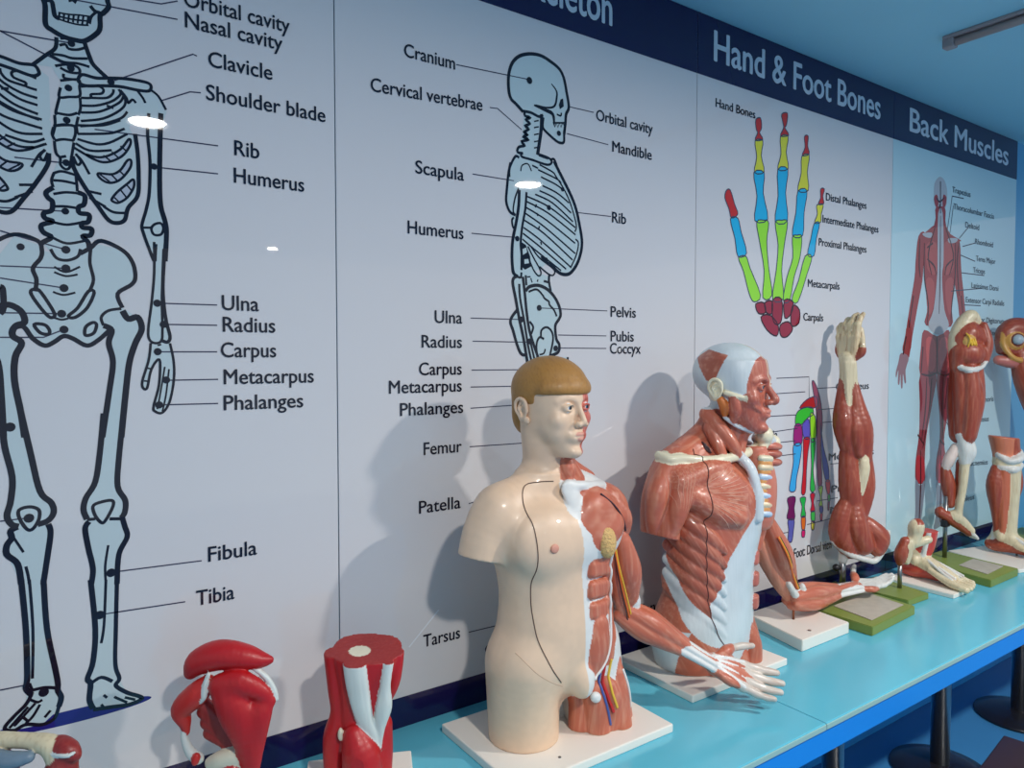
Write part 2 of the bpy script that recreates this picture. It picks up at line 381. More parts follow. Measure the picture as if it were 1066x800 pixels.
for p in ([(130, 185), (150, 170), (175, 185), (230, 270), (225, 290), (205, 285), (165, 240)], [(400, 185), (375, 180), (330, 250), (290, 285), (320, 290), (370, 250)], [(145, 320), (190, 322), (210, 345), (205, 362), (170, 355)], [(360, 362), (365, 330), (395, 312), (410, 322), (400, 355), (375, 367)]): a.line(p, .011, closed=True, sm=4)
a.line([(-10, 245), (40, 237), (90, 265), (105, 310), (70, 325), (53, 348), (57, 372), (92, 400), (65, 460), (62, 560), (90, 700), (105, 800)], .02)
a.line([(-120, 300), (-60, 400), (-10, 480), (5, 620), (15, 800)], .02)
a.line([(0, 160), (12, 172), (15, 250), (0, 275)], .018)
for p in ((280, 3), (280, 82), (272, 166), (262, 275), (272, 342), (668, 230), (695, 320), (670, 436), (706, 556), (676, 662)): a.dot(p, .007)
# knees
a.crop = D0
a.fill([(5, -20), (90, -20), (130, 130), (170, 290), (228, 360), (205, 430), (215, 470), (200, 580), (184, 690), (91, 690), (30, 560), (45, 460), (30, 390), (45, 330), (50, 230)], MINT)
a.fill([(440, -20), (525, -20), (505, 150), (500, 270), (530, 330), (538, 485), (505, 560), (497, 690), (388, 690), (375, 530), (355, 370), (365, 320), (405, 250)], MINT)
a.line([(5, -40), (20, 100), (52, 230), (46, 330), (30, 395), (50, 432), (80, 440)], .019)
a.line([(90, -40), (130, 130), (170, 290), (218, 340), (228, 380), (205, 415), (160, 432)], .019)
a.line([(80, 372), (125, 357), (165, 370), (165, 410), (140, 450), (115, 452), (85, 410)], .011, closed=True, sm=4)
a.line([(75, 442), (45, 460), (50, 490), (30, 520), (30, 560), (75, 600), (91, 685)], .019)
a.line([(60, 490), (80, 520), (100, 550)], .008); a.line([(110, 610), (120, 650), (125, 685)], .009)
a.line([(205, 430), (215, 470), (200, 580), (184, 685)], .018)
a.line([(440, -40), (425, 120), (405, 250), (365, 320), (355, 370), (370, 410)], .019)
a.line([(525, -40), (505, 150), (500, 270), (532, 330), (530, 380), (515, 404)], .019)
a.line([(395, 355), (425, 338), (475, 330), (480, 355), (450, 412), (432, 425), (405, 395)], .011, closed=True, sm=4)
a.line([(370, 412), (405, 408)], .011); a.line([(465, 408), (520, 408)], .011)
a.line([(378, 420), (362, 450), (375, 530), (395, 620), (388, 685)], .018)
a.line([(520, 405), (530, 440), (540, 485), (505, 560), (497, 685)], .018)
a.line([(460, 520), (447, 610), (450, 685)], .008)
for p in ((43, 18), (123, 405), (472, 637)): a.dot(p, .008)
# feet on a violet oval
xr, zr = wall(157, 724.5); _, zb = wall(24, 764)
a.fill([(XS+(xr-XS)*math.cos(t), zr+.0+(zr-zb)*1.0*math.sin(t)) for t in np.linspace(0, 2*PI, 60, endpoint=False)], SHAD, -.5, raw=True)
a.crop = E0
a.fill([(90, -20), (185, -20), (200, 200), (245, 400), (260, 490), (250, 540), (180, 605), (60, 630), (20, 620), (110, 520), (115, 400)], MINT)
a.fill([(385, -20), (497, -20), (490, 350), (505, 410), (540, 470), (600, 495), (550, 520), (400, 540), (372, 410), (395, 340)], MINT)
a.line([(90, -10), (110, 200), (116, 400), (110, 450), (135, 480)], .018); a.line([(125, -10), (140, 200), (138, 410)], .009)
a.line([(185, -10), (200, 200), (235, 370), (246, 430), (246, 460), (260, 490), (250, 530)], .018)
a.line([(135, 460), (190, 448), (240, 450)], .011)
a.line([(135, 475), (110, 520), (60, 570), (20, 620), (60, 630), (110, 605), (180, 605), (230, 580), (250, 530)], .012)
for p in ([(170, 520), (140, 570), (110, 600)], [(150, 515), (100, 570), (60, 612)], [(120, 530), (40, 620)], [(215, 545), (190, 575)], [(130, 500), (160, 510), (180, 500)], [(100, 575), (118, 590)]): a.line(p, .009)
a.line([(385, -10), (405, 200), (395, 340), (372, 410), (385, 432), (380, 500), (396, 538)], .018)
a.line([(497, -10), (492, 200), (490, 350), (507, 410), (492, 440), (540, 470), (590, 485), (602, 497), (550, 520), (480, 530), (396, 542)], .014)
a.line([(385, 432), (430, 405), (478, 422)], .012)
for p in ([(440, 480), (455, 492)], [(430, 520), (440, 532)], [(485, 488), (540, 512)], [(450, -10), (442, 180), (430, 260)], [(125, 430), (138, 460)], [(530, 490), (575, 500)]): a.line(p, .009)
for p in ((186, 468), (424, 140)): a.dot(p, .008)
a.done('front_skeleton_drawing', P1)

# --- side view skeleton
a = Art((510, 50, 6.15)); F0 = (510, 50, 6.15); G0 = (510, 170, 6.667); H0 = (510, 275, 6.667)
sk = [(200, 415), (155, 365), (122, 330), (108, 270), (108, 180), (130, 105), (175, 60), (240, 45), (310, 55), (370, 90), (430, 140), (460, 200), (478, 290), (492, 385), (475, 430), (470, 490), (462, 560), (460, 608), (435, 612), (405, 595), (340, 535), (325, 500), (330, 450), (300, 445), (250, 425)]
MINT2 = (187, 205, 209)
a.fill(sk, MINT2); a.line(sk[:17], .017); a.line(sk[16:21]+[(325, 505), (330, 450)], .014)
a.line([(380, 235), (412, 280), (415, 320), (400, 378), (350, 388), (280, 370)], .012, taper=True); a.line([(270, 372), (340, 402), (390, 432), (398, 500)], .02, taper=True)
a.fill([(440, 335), (455, 330), (460, 380), (435, 398), (428, 370)], SK, 1); a.line([(415, 430), (440, 440), (445, 420)], .009)
a.line([(395, 490), (402, 512), (412, 485), (422, 514), (432, 485), (442, 514), (452, 485), (466, 510)], .007, sm=0); a.line([(390, 485), (470, 485)], .009)
a.line([(200, 410), (250, 420), (300, 445), (328, 435)], .014)
a.fill([(205, 420), (325, 440), (315, 520), (295, 690), (370, 720), (430, 800), (115, 800), (150, 700), (165, 650), (195, 570)], MINT2)
a.line([(210, 415), (212, 440), (248, 452), (215, 465), (245, 490), (210, 505), (238, 525), (203, 545), (230, 560), (198, 575), (237, 592), (188, 605), (212, 630), (172, 640), (165, 672), (200, 680)], .014, sm=3)
a.line([(318, 430), (316, 520), (306, 600), (292, 690)], .02)
for y in (470, 510, 555, 600, 640): a.line([(270, y+6), (300, y)], .007)
a.line([(195, 675), (190, 700), (260, 722), (350, 752), (382, 740), (368, 712), (300, 685)], .012); a.line([(300, 690), (360, 712)], .014)
a.line([(112, 830), (115, 770), (150, 700), (175, 708)], .013); a.line([(372, 725), (400, 720), (428, 800)], .013)
a.dot((240, 215), .009); a.dot((428, 552), .007)
a.crop = G0
a.fill([(120, 0), (430, 0), (490, 110), (540, 210), (580, 310), (605, 420), (625, 560), (600, 680), (550, 760), (500, 775), (450, 750), (400, 690), (260, 780), (150, 780), (140, 660), (150, 450), (100, 270)], MINT2)
a.line([(130, 0), (115, 80), (105, 180), (100, 270), (125, 340), (165, 365)], .014); a.line([(160, 360), (148, 330), (160, 250), (185, 180)], .009)
a.line([(430, -10), (490, 110), (540, 210), (580, 310), (605, 420), (625, 560), (600, 680), (550, 760), (500, 775), (450, 750), (400, 690)], .018)
a.line([(190, 190), (186, 300), (168, 420), (145, 540), (140, 660), (150, 760), (180, 790)], .017); a.line([(240, 205), (232, 320), (210, 450), (200, 560), (206, 640), (205, 745)], .013)
a.line([(152, 380), (140, 400), (145, 440), (157, 460)], .011); a.line([(200, 60), (210, 20), (250, 10), (275, 60)], .007)
for p in ([(330, 15), (420, 65), (440, 90)], [(320, 50), (460, 120), (480, 155)], [(340, 100), (440, 150), (495, 190)], [(350, 160), (450, 210), (535, 280)], [(330, 195), (440, 250), (550, 350)], [(300, 220), (420, 280), (562, 410)], [(245, 235), (400, 310), (578, 450)], [(240, 270), (390, 350), (580, 500)], [(235, 310), (380, 400), (578, 560)], [(230, 350), (370, 450), (578, 630)], [(225, 400), (360, 490), (560, 675)], [(220, 450), (340, 540), (548, 725)], [(215, 490), (330, 580), (515, 738)], [(212, 530), (300, 605), (480, 748)],
          [(440, 90), (500, 185), (545, 285), (585, 430), (575, 480)], [(580, 530), (600, 560), (585, 640), (545, 730)], [(250, 580), (290, 660), (340, 755), (325, 785), (290, 745), (255, 660)], [(270, 580), (330, 660), (430, 740), (425, 780), (390, 770), (330, 720)], [(340, 650), (380, 700), (400, 690)],
          [(310, 290), (300, 310)], [(320, 370), (310, 350)], [(325, 460), (330, 440)], [(345, 570), (338, 550)], [(280, 20), (320, 40)]): a.line(p, .0085)
a.fill([(205, 550), (235, 570), (265, 650), (272, 720), (230, 742), (205, 720)], SK, 1)
a.fill([(212, 600), (238, 588), (243, 622), (215, 640)], MINT2, 2); a.fill([(224, 670), (252, 668), (257, 697), (225, 702)], MINT2, 2)
a.fill([(340, 645), (385, 660), (400, 720), (375, 700)], SK, 1)
a.dot((395, 312), .007); a.dot((176, 527), .007); a.dot((490, 186), .006)
a.crop = H0
a.fill([(140, 0), (395, 90), (430, 225), (465, 290), (475, 350), (440, 430), (465, 560), (460, 610), (400, 640), (320, 680), (245, 690), (205, 625), (150, 470), (130, 390), (180, 320), (145, 140)], MINT2)
a.line([(140, 0), (145, 60), (170, 85), (200, 95), (205, 60)], .012); a.line([(180, 85), (152, 100), (146, 140), (165, 240), (190, 380), (220, 520), (248, 690)], .017)
a.line([(215, 90), (228, 200), (242, 340), (265, 480), (325, 660)], .016); a.line([(190, 140), (196, 240), (225, 400), (250, 560), (278, 690)], .013); a.line([(265, 530), (300, 680)], .012)
a.line([(235, 190), (260, 160), (320, 150), (380, 175), (430, 225), (465, 290), (477, 350), (465, 385), (440, 430), (447, 520), (467, 560), (460, 612), (400, 640)], .017)
a.line([(255, 195), (310, 178), (350, 215), (365, 240), (395, 262), (400, 285), (430, 320), (450, 365)], .011); a.line([(398, 80), (396, 120), (408, 190)], .014); a.line([(360, 120), (395, 130)], .012)
a.line([(180, 315), (130, 390), (150, 470), (175, 560), (205, 625), (245, 632)], .016)
a.line([(340, 505), (345, 460), (380, 440), (415, 470), (424, 530), (400, 645)], .012); a.line([(362, 522), (330, 510), (310, 560), (315, 650)], .012); a.line([(262, 400), (287, 440), (270, 492)], .012)
a.line([(330, 630), (360, 620), (370, 590)], .009); a.line([(235, 80), (240, 150)], .012)
for p in ([(270, 100), (280, 130)], [(320, 110), (315, 125)], [(245, 92), (268, 90)]): a.line(p, .007)
for p in ((328, 306), (442, 586), (205, 386), (262, 537)): a.dot(p, .008)
# the legs below, behind the boy model: thigh, shank, foot on the dark oval
xe, ze = wall(503, 675.5); xm = wall(556, 600)[0]
a.fill([(xm+(xm-xe)*math.cos(t), ze+.035*math.sin(t)) for t in np.linspace(0, 2*PI, 40, endpoint=False)], (24, 22, 66), 0, raw=True)
z0 = wall(574, 372)[1]; xo = xm; xm = wall(576, 450)[0]
for dx in (-.02, .022):
    pts = [(xm+dx, z0), (xm+dx*1.1, (z0+ze)/2+.05), (xm+dx*.9, (z0+ze)/2), (xm+dx*.6-.01, ze+.08), (xm+dx*.6, ze+.02)]
    a.line(pts, .042, MINT2, .2, raw=True)
    for sg in (-1, 1): a.line([(p[0]+sg*.02, p[1]) for p in pts], .014, raw=True)
xm = xo
fo = [(xm-.06, ze+.05), (xm-.05, ze), (xm+.14, ze-.005), (xm+.15, ze+.01), (xm+.03, ze+.06)]
a.fill(fo, MINT2, .5, raw=True); a.line(fo, .012, raw=True, closed=True)
a.done('side_skeleton_drawing', P1)

LBL = [('Orbital cavity', (190.8, 8), (300, 32)), ('Nasal cavity', (191.8, 30), (292.5, 51)), ('Clavicle', (216, 70.5), (282, 81.5)), ('Shoulder blade', (213.8, 105), (337, 124.3)), ('Rib', (243, 162.5), (268.5, 165)), ('Humerus', (242.5, 191), (315, 198)),
       ('Ulna', (230, 323), (268, 325)), ('Radius', (231, 345.5), (285, 347)), ('Carpus', (229, 372), (286, 373)), ('Metacarpus', (232, 400), (325, 400)), ('Phalanges', (232, 427), (314, 424.5)), ('Fibula', (215.9, 584), (266, 577)), ('Tibia', (203.5, 629.5), (242.7, 624.5)),
       ('Cranium', (419, 60), (471.6, 69.5)), ('Cervical vertebrae', (384.3, 96), (500, 116.5)), ('Scapula', (430.8, 181), (480.8, 186.5)), ('Humerus', (422.7, 243.5), (480.3, 248)), ('Orbital cavity', (618.5, 126), (677, 138)), ('Mandible', (635.2, 158.5), (676, 165.7)), ('Rib', (635, 232), (649.3, 233.7)),
       ('Ulna', (450.8, 336.3), (479, 335.7)), ('Radius', (437.2, 362), (478.7, 361)), ('Carpus', (434.5, 390.7), (478.5, 389.7)), ('Metacarpus', (403.3, 409.8), (478.5, 408)), ('Phalanges', (414.8, 433), (480, 430.6)), ('Femur', (439.3, 473.5), (478.5, 471)), ('Patella', (434.5, 534.3), (477.3, 529.3)),
       ('Pelvis', (633.5, 330), (659.5, 330.6)), ('Pubis', (633.5, 355.4), (657.3, 356)), ('Coccyx', (632.8, 368.2), (664.6, 369)), ('Tarsus', (438.8, 673), (476.8, 665.5)), ('Metatarsus', (606, 641.8), (648.5, 631)), ('Phalanges', (649, 643.8), (695, 632))]
labels('bone_name', LBL, .043, P1, M_INK, .014)
LC = (62, 62, 84)
leaders([[wall(*q) for q in p] for p in ([(130, 0), (167, 6), (184, 3)], [(78, 2), (184, 22)], [(114, 87), (200, 58), (204, 60)], [(168, 106), (197, 97), (208, 98)], [(98, 136), (226, 153)], [(160, 175), (226, 182)], [(0, 34), (75, 47)], [(0, 34), (75, 73)],
          [(163, 316), (225, 318)], [(170, 338), (225, 339)], [(163, 366.5), (225, 366.5)], [(172, 396), (226, 395)], [(165, 421.5), (226, 420)], [(115, 595), (209, 583)], [(103, 639), (192, 625.5)], [(0, 277.5), (68, 280)], [(0, 290), (67, 300.5)], [(0, 326), (64, 327)], [(0, 351.5), (45, 351.5), (66, 343.5)], [(0, 444), (10, 444.5)], [(0, 542), (30, 538.5)], [(0, 717), (30, 711)], [(0, 241), (20, 247), (66, 260)], [(0, 217), (68, 221)], [(15, 165), (68, 171)],
          [(473, 68.5), (549, 84)], [(508, 113), (516, 114), (541, 136)], [(490, 182), (533, 189)], [(489, 243.5), (537, 248)], [(590, 112), (616, 118)], [(588, 140), (631, 151.5)], [(600, 222), (634, 226)], [(488, 331.5), (541, 333)], [(490, 355.5), (549, 356.5)], [(489, 385.5), (545, 385)], [(488, 403), (545, 402)], [(488, 425), (560, 420)], [(487, 465), (560, 460)], [(486, 524), (500, 520)], [(560, 321), (630, 324)], [(579, 349), (629, 350)], [(578, 362.5), (629, 363)], [(486, 657.5), (530, 647)], [(630, 643.2), (645, 639.4)])], 'leader_line', P1)
a = Art((0, 0, 1))
a.line([wall(*q) for q in ((424, 673), (455, 634))], .0035, (226, 230, 236), 1, 0, raw=True)  # thin pale slanted stroke low on the board
a.done('pale_streak', P1)

# --- hand and foot bones
P2 = empty('anatomy_poster', (0, 0, 0), 'wall poster with colour coded hand bones above colour coded foot bones', 'poster')
boards(P2, [S1, S2])
labels('title', [('Hand & Foot Bones', (741, 64), (913.7, 122.4))], .135, P2, M_TITLE, .02)
a = Art((700, 90, 2.961))
R_, Y_, B_, G_, M_ = (196, 50, 48), (216, 214, 64), (46, 176, 222), (150, 222, 60), (150, 34, 60)
for rgb, pl in ((R_, [[(160, 322), (172, 322), (185, 365), (195, 395), (175, 407), (168, 380), (155, 345)], [(250, 105), (265, 100), (268, 130), (262, 145), (272, 165), (248, 168), (256, 145), (252, 135)], [(330, 88), (348, 85), (345, 120), (340, 130), (352, 152), (326, 155), (336, 130), (334, 115)], [(400, 157), (412, 155), (410, 185), (415, 210), (393, 215), (402, 190)], [(450, 318), (462, 318), (457, 340), (460, 362), (443, 365), (450, 345)]]),
                (Y_, [[(248, 170), (272, 170), (267, 215), (276, 265), (246, 267), (253, 220)], [(326, 158), (350, 156), (344, 205), (350, 255), (318, 257), (328, 210)], [(392, 218), (415, 214), (409, 265), (412, 322), (380, 322), (390, 270)], [(438, 368), (458, 366), (452, 395), (450, 420), (431, 422), (440, 395)]]),
                (B_, [[(172, 410), (195, 408), (205, 450), (222, 515), (195, 525), (186, 470)], [(244, 268), (276, 268), (273, 330), (287, 410), (247, 415), (254, 340)], [(318, 258), (349, 258), (342, 330), (348, 415), (310, 418), (319, 340)], [(380, 325), (408, 323), (399, 390), (395, 460), (363, 460), (374, 390)], [(430, 425), (447, 423), (437, 470), (430, 522), (410, 520), (420, 470)]]),
                (G_, [[(197, 530), (220, 525), (232, 560), (265, 645), (245, 665), (230, 640), (212, 570)], [(253, 420), (275, 414), (290, 422), (284, 480), (290, 560), (300, 645), (272, 652), (276, 570), (262, 480)], [(310, 422), (330, 414), (348, 420), (338, 490), (330, 570), (335, 655), (302, 657), (313, 570), (319, 490)], [(363, 467), (378, 460), (392, 465), (386, 530), (368, 590), (355, 660), (335, 660), (346, 590), (364, 530)], [(402, 525), (423, 527), (408, 580), (380, 665), (362, 655), (382, 600)]])):
    for q in pl: a.fill(q, rgb, 0, 3); a.line(q, .004, (60, 70, 90), 1, 3, True)
for q in ([(250, 672), (275, 668), (280, 698), (258, 700)], [(278, 668), (300, 663), (300, 700), (283, 698)], [(303, 658), (330, 657), (330, 720), (315, 735), (302, 715)], [(338, 660), (365, 665), (360, 700), (340, 715)], [(365, 675), (385, 690), (383, 730), (362, 740), (358, 712)], [(266, 712), (295, 706), (320, 740), (314, 770), (285, 752)], [(325, 738), (350, 726), (364, 748), (347, 772), (328, 770)]):
    a.fill(q, M_, 0, 3); a.line(q, .005, (50, 20, 40), 1, 3, True)
a.done('hand_bones_picture', P2)
a = Art((800, 390, 4.0))
for rgb, q in (((178, 40, 44), [(120, 140), (150, 105), (190, 92), (195, 130), (170, 140), (150, 135)]), ((140, 50, 80), [(172, 35), (180, 28), (195, 60), (210, 120), (216, 210), (208, 300), (214, 450), (198, 462), (192, 330), (192, 180), (182, 100)]), ((60, 190, 60), [(105, 170), (125, 145), (170, 135), (178, 165), (155, 180), (130, 207), (105, 212)]), ((160, 44, 120), [(100, 214), (128, 211), (130, 285), (97, 290)]),
               ((100, 90, 190), [(133, 205), (160, 188), (162, 262), (138, 262)]), ((200, 40, 50), [(138, 265), (163, 265), (156, 320), (149, 400), (145, 490), (128, 492), (135, 400), (136, 300)]), ((150, 215, 50), [(165, 165), (185, 175), (190, 240), (182, 275), (168, 272)]), ((50, 180, 80), [(168, 275), (187, 280), (177, 400), (185, 478), (165, 480), (170, 380)]), ((50, 60, 150), [(208, 200), (220, 300), (240, 380), (243, 440), (230, 440), (218, 390), (211, 300)]),
               ((60, 170, 230), [(95, 295), (128, 290), (122, 360), (108, 430), (103, 482), (78, 482), (86, 420), (95, 360)]), ((110, 30, 90), [(70, 515), (103, 510), (98, 555), (100, 600), (68, 598), (75, 555)]), ((92, 96, 176), [(72, 607), (98, 603), (95, 650), (88, 695), (72, 690), (75, 645)]), ((40, 180, 80), [(122, 515), (146, 512), (141, 550), (146, 588), (126, 590), (131, 550)]), ((222, 110, 40), [(128, 595), (145, 593), (142, 642), (130, 642)]), ((210, 40, 110), [(130, 650), (143, 648), (141, 674), (130, 674)]),
               ((190, 40, 60), [(165, 498), (184, 496), (179, 530), (184, 566), (166, 568), (171, 535)]), ((60, 180, 80), [(168, 572), (184, 570), (183, 610), (170, 608)]), ((220, 210, 80), [(170, 612), (183, 612), (180, 643), (170, 643)]), ((160, 200, 60), [(198, 470), (217, 465), (212, 510), (216, 545), (202, 545), (207, 510)]), ((60, 60, 150), [(204, 550), (217, 548), (217, 572), (206, 574)]), ((180, 40, 60), [(206, 580), (216, 578), (214, 605), (207, 605)]), ((190, 40, 50), [(228, 445), (247, 440), (247, 490), (236, 495)]), ((60, 160, 70), [(238, 502), (247, 500), (247, 525), (239, 527)]), ((120, 30, 60), [(238, 532), (245, 530), (243, 562), (238, 562)])):
    a.fill(q, rgb, 0, 3); a.line(q, .004, (70, 60, 90), 1, 3, True)
a.done('foot_bones_picture', P2)
leaders([[wall(*q) for q in p] for p in ([(806, 394), (840, 392.5), (840, 414)], [(806, 410), (836, 408)], [(848, 404.5), (892, 402)], [(800, 433.5), (826, 432)], [(850, 426.5), (885, 424)], [(800, 450), (828, 446)], [(853, 440), (885, 437.5)], [(806, 461), (826, 459)], [(806, 475), (826, 472.5)], [(862, 483), (890, 481)], [(848, 521.5), (870, 518)], [(838, 546), (876, 536.5)], [(806, 556), (818, 554)])], 'leader_line', P2, .003)
labels('bone_name', [('Hand Bones', (742.7, 112), (783.8, 121.5)), ('Distal Phalanges', (857.5, 209), (899.5, 218.5)), ('Intermediate Phalanges', (854, 232), (912, 242.5)), ('Proximal Phalanges', (850, 256), (899.5, 263.5)), ('Metacarpals', (838.7, 298.8), (871.5, 302)), ('Carpals', (834, 333.8), (854.5, 336)),
        ('Calcaneus', (868, 406.5), (902, 405)), ('Cuboide', (782, 458.5), (806.5, 456)), ('Metatarsals', (860.5, 479.7), (907, 475)), ('Proximal', (863.5, 513), (906, 507)), ('Middle', (862, 535), (900, 529))], .039, P2, M_INK, .014)
labels('caption', [('Bones of Foot: Dorsal view', (801, 587), (864, 571))], .05, P2, M_INK, .012)

# --- back muscles
P3 = empty('anatomy_poster', (0, 0, 0), 'wall poster of a red muscled figure seen from behind, at the far right end', 'poster')
boards(P3, [S2, S3], M_BOARD_CYAN)
labels('title', [('Back Muscles', (944.8, 136.8), (1047, 171.2))], .135, P3, M_TITLE, .02)
a = Art((925, 175, 4.207)); J0 = (925, 175, 4.207); K0 = (925, 345, 3.72)
RD, RD2, DK, WH, GY = (150, 58, 62), (172, 78, 78), (70, 34, 44), (170, 176, 184), (126, 136, 150)
def m_(pl, rgb, lay=0): 
    for q in pl: a.fill(q, rgb, lay, 3)
m_([[(190, 130), (192, 70), (215, 40), (238, 60), (248, 110), (240, 175), (200, 175), (188, 140)]], WH)
m_([[(190, 130), (203, 118), (210, 150), (205, 178), (195, 165)], [(245, 130), (232, 118), (227, 150), (230, 178), (241, 165)], [(198, 175), (238, 175), (240, 230), (240, 265), (192, 265), (197, 220)]], RD)
m_([[(195, 250), (150, 285), (125, 300), (140, 330), (143, 400), (148, 480), (160, 560), (160, 630), (155, 690), (265, 695), (268, 620), (272, 540), (282, 480), (284, 400), (285, 330), (310, 320), (262, 290), (238, 250)]], RD)
m_([[(150, 285), (122, 300), (110, 400), (105, 480), (85, 600), (65, 730), (52, 800), (85, 800), (95, 740), (120, 600), (140, 490), (146, 380)], [(275, 320), (303, 325), (310, 450), (325, 600), (332, 740), (312, 745), (296, 600), (278, 480)]], RD)
m_([[(155, 340), (200, 330), (204, 440), (190, 470), (160, 440)], [(235, 330), (275, 340), (275, 440), (245, 470), (232, 440)], [(155, 490), (190, 500), (190, 600), (165, 640)], [(240, 500), (275, 490), (262, 640), (245, 600)]], RD2, .4)
m_([[(208, 200), (228, 200), (232, 400), (225, 480), (235, 620), (255, 690), (215, 732), (165, 695), (188, 620), (203, 480), (205, 400)], [(140, 288), (180, 285), (175, 307), (150, 302)], [(252, 310), (292, 310), (285, 327), (258, 330)]], WH, .8)
for p in ([(218, 60), (218, 200)], [(218, 210), (216, 480), (212, 640)], [(195, 260), (165, 380), (180, 470)], [(240, 260), (275, 380), (258, 470)], [(148, 330), (148, 480), (165, 600), (160, 690)], [(284, 330), (282, 480), (268, 600), (265, 690)], [(128, 310), (125, 420), (130, 480)], [(300, 330), (292, 420), (300, 560)], [(160, 400), (190, 430), (200, 470)], [(275, 400), (245, 430), (238, 470)], [(100, 560), (80, 700)], [(310, 560), (322, 700)], [(200, 130), (215, 150), (235, 130)], [(185, 330), (160, 350)], [(212, 180), (215, 160)]): a.line(p, .009, DK, 1.2, taper=True)
a.crop = K0
m_([[(60, -10), (55, 70), (40, 100), (72, 100), (78, 0)]], RD); m_([[(40, 85), (30, 120), (20, 160), (22, 180), (30, 150), (28, 200), (34, 205), (38, 165), (40, 215), (46, 218), (48, 165), (54, 200), (60, 195), (58, 150), (70, 100)]], (150, 120, 128))
m_([[(130, -5), (180, 20), (225, -5), (240, 80), (235, 165), (190, 165), (180, 165), (115, 172), (118, 60)]], RD)
m_([[(138, 30), (172, 40), (172, 140), (145, 150)], [(188, 40), (220, 30), (225, 140), (192, 145)]], (190, 80, 80), .4)
m_([[(115, 168), (177, 165), (165, 260), (150, 340), (137, 420), (132, 510), (132, 582), (98, 582), (97, 500), (110, 400), (113, 280)], [(180, 165), (235, 168), (227, 280), (217, 350), (207, 420), (214, 500), (207, 575), (178, 582), (177, 500), (190, 420), (190, 330)]], (140, 60, 70))
m_([[(100, 490), (118, 480), (132, 510), (130, 570), (112, 590), (100, 560)], [(180, 490), (196, 480), (212, 505), (205, 568), (190, 588), (180, 560)]], (176, 52, 62), .4)
m_([[(96, 575), (115, 600), (132, 578), (128, 660), (120, 720), (120, 752), (95, 762), (96, 680)], [(178, 575), (192, 600), (208, 570), (202, 660), (196, 720), (202, 745), (168, 766), (174, 720), (177, 660)]], GY)
for p in ([(180, 20), (180, 165)], [(118, 165), (150, 172), (178, 160)], [(182, 160), (210, 172), (236, 160)], [(140, 180), (135, 300), (120, 420)], [(160, 180), (150, 300), (125, 450)], [(205, 180), (200, 300), (205, 420)], [(222, 180), (210, 300)], [(116, 460), (116, 600), (110, 740)], [(195, 460), (195, 600), (190, 740)], [(125, 60), (118, 160)], [(232, 60), (236, 150)], [(60, 20), (48, 90)], [(105, 400), (130, 440)], [(190, 420), (208, 440)]): a.line(p, .01, DK, 1.2, taper=True)
a.done('back_muscle_figure', P3)
a = Art((925, 175, 4.207))
leaders([a.P(p) for p in ([(270, 125), (320, 135)], [(270, 125), (247, 280)], [(275, 165), (260, 285)], [(340, 262), (300, 310)], [(370, 330), (315, 345)], [(370, 410), (305, 382)], [(310, 460), (410, 472)], [(265, 540), (400, 528)], [(320, 600), (395, 604)])], 'leader_line', P3, .0045)
a.crop = K0
leaders([a.P(p) for p in ([(232, 165), (270, 215)], [(220, 230), (262, 270)], [(218, 320), (260, 380)], [(215, 350), (255, 420)], [(205, 510), (240, 522)], [(205, 585), (240, 620)])], 'leader_line', P3, .0045)
labels('muscle_name', [('Trapezius', (989, 200.5), (1008, 205)), ('Thoracolumbar Fascia', (990.3, 218), (1032.5, 228)), ('Deltoid', (1002.7, 237), (1017, 240)), ('Rhomboid', (1012.8, 254.3), (1031.5, 257)), ('Teres Major', (1013.8, 272), (1034, 275)), ('Triceps', (1010.8, 284), (1023, 286)), ('Latissimus Dorsi', (1009.2, 300), (1037, 302.5)),
        ('Extensor Carpi Radialis', (1003.2, 315), (1043, 318.5)), ('Extensor Digitorum', (1005.5, 335), (1043, 337.5)), ('Gluteus Maximus', (1009, 348.5), (1043, 349.5)), ('Biceps Femoris', (1004, 420), (1032, 419)), ('Semitendinosus', (1000, 441.5), (1027, 440)), ('Gastrocnemius', (996, 486), (1026, 483.5)), ('Soleus', (998, 523), (1012, 521))], .036, P3, mat('grey ink print', srgb(58, 74, 90), .25), .01)
# ------------------------------------------------------------------ modelling clay: shapes blended on a grid, then meshed and painted
def _hash(ix, iy, iz):
    h = (ix*374761393 + iy*668265263 + iz*2147483647*3) & 0xffffffff
    h = ((h ^ (h >> 13))*1274126177) & 0xffffffff
    return ((h ^ (h >> 16)) & 0xffff)/65535.
def vnoise(P):
    I = np.floor(P).astype(np.int64); F = P-I; F = F*F*(3-2*F); r = 0
    for dx in (0, 1):
        for dy in (0, 1):
            for dz in (0, 1):
                w_ = (F[:, 0] if dx else 1-F[:, 0])*(F[:, 1] if dy else 1-F[:, 1])*(F[:, 2] if dz else 1-F[:, 2])
                r = r+w_*_hash(I[:, 0]+dx, I[:, 1]+dy, I[:, 2]+dz)
    return r
def rotm(ax=0, ay=0, az=0):
    return np.array((Matrix.Rotation(math.radians(az), 3, 'Z') @ Matrix.Rotation(math.radians(ay), 3, 'Y') @ Matrix.Rotation(math.radians(ax), 3, 'X')))
def unit(v): v = np.array(v, float); return v/(np.linalg.norm(v)+1e-12)
def smooth_pts(pts, n=5):
    return np.array(spline(pts, n)) if len(pts) > 2 else np.array(pts, float)
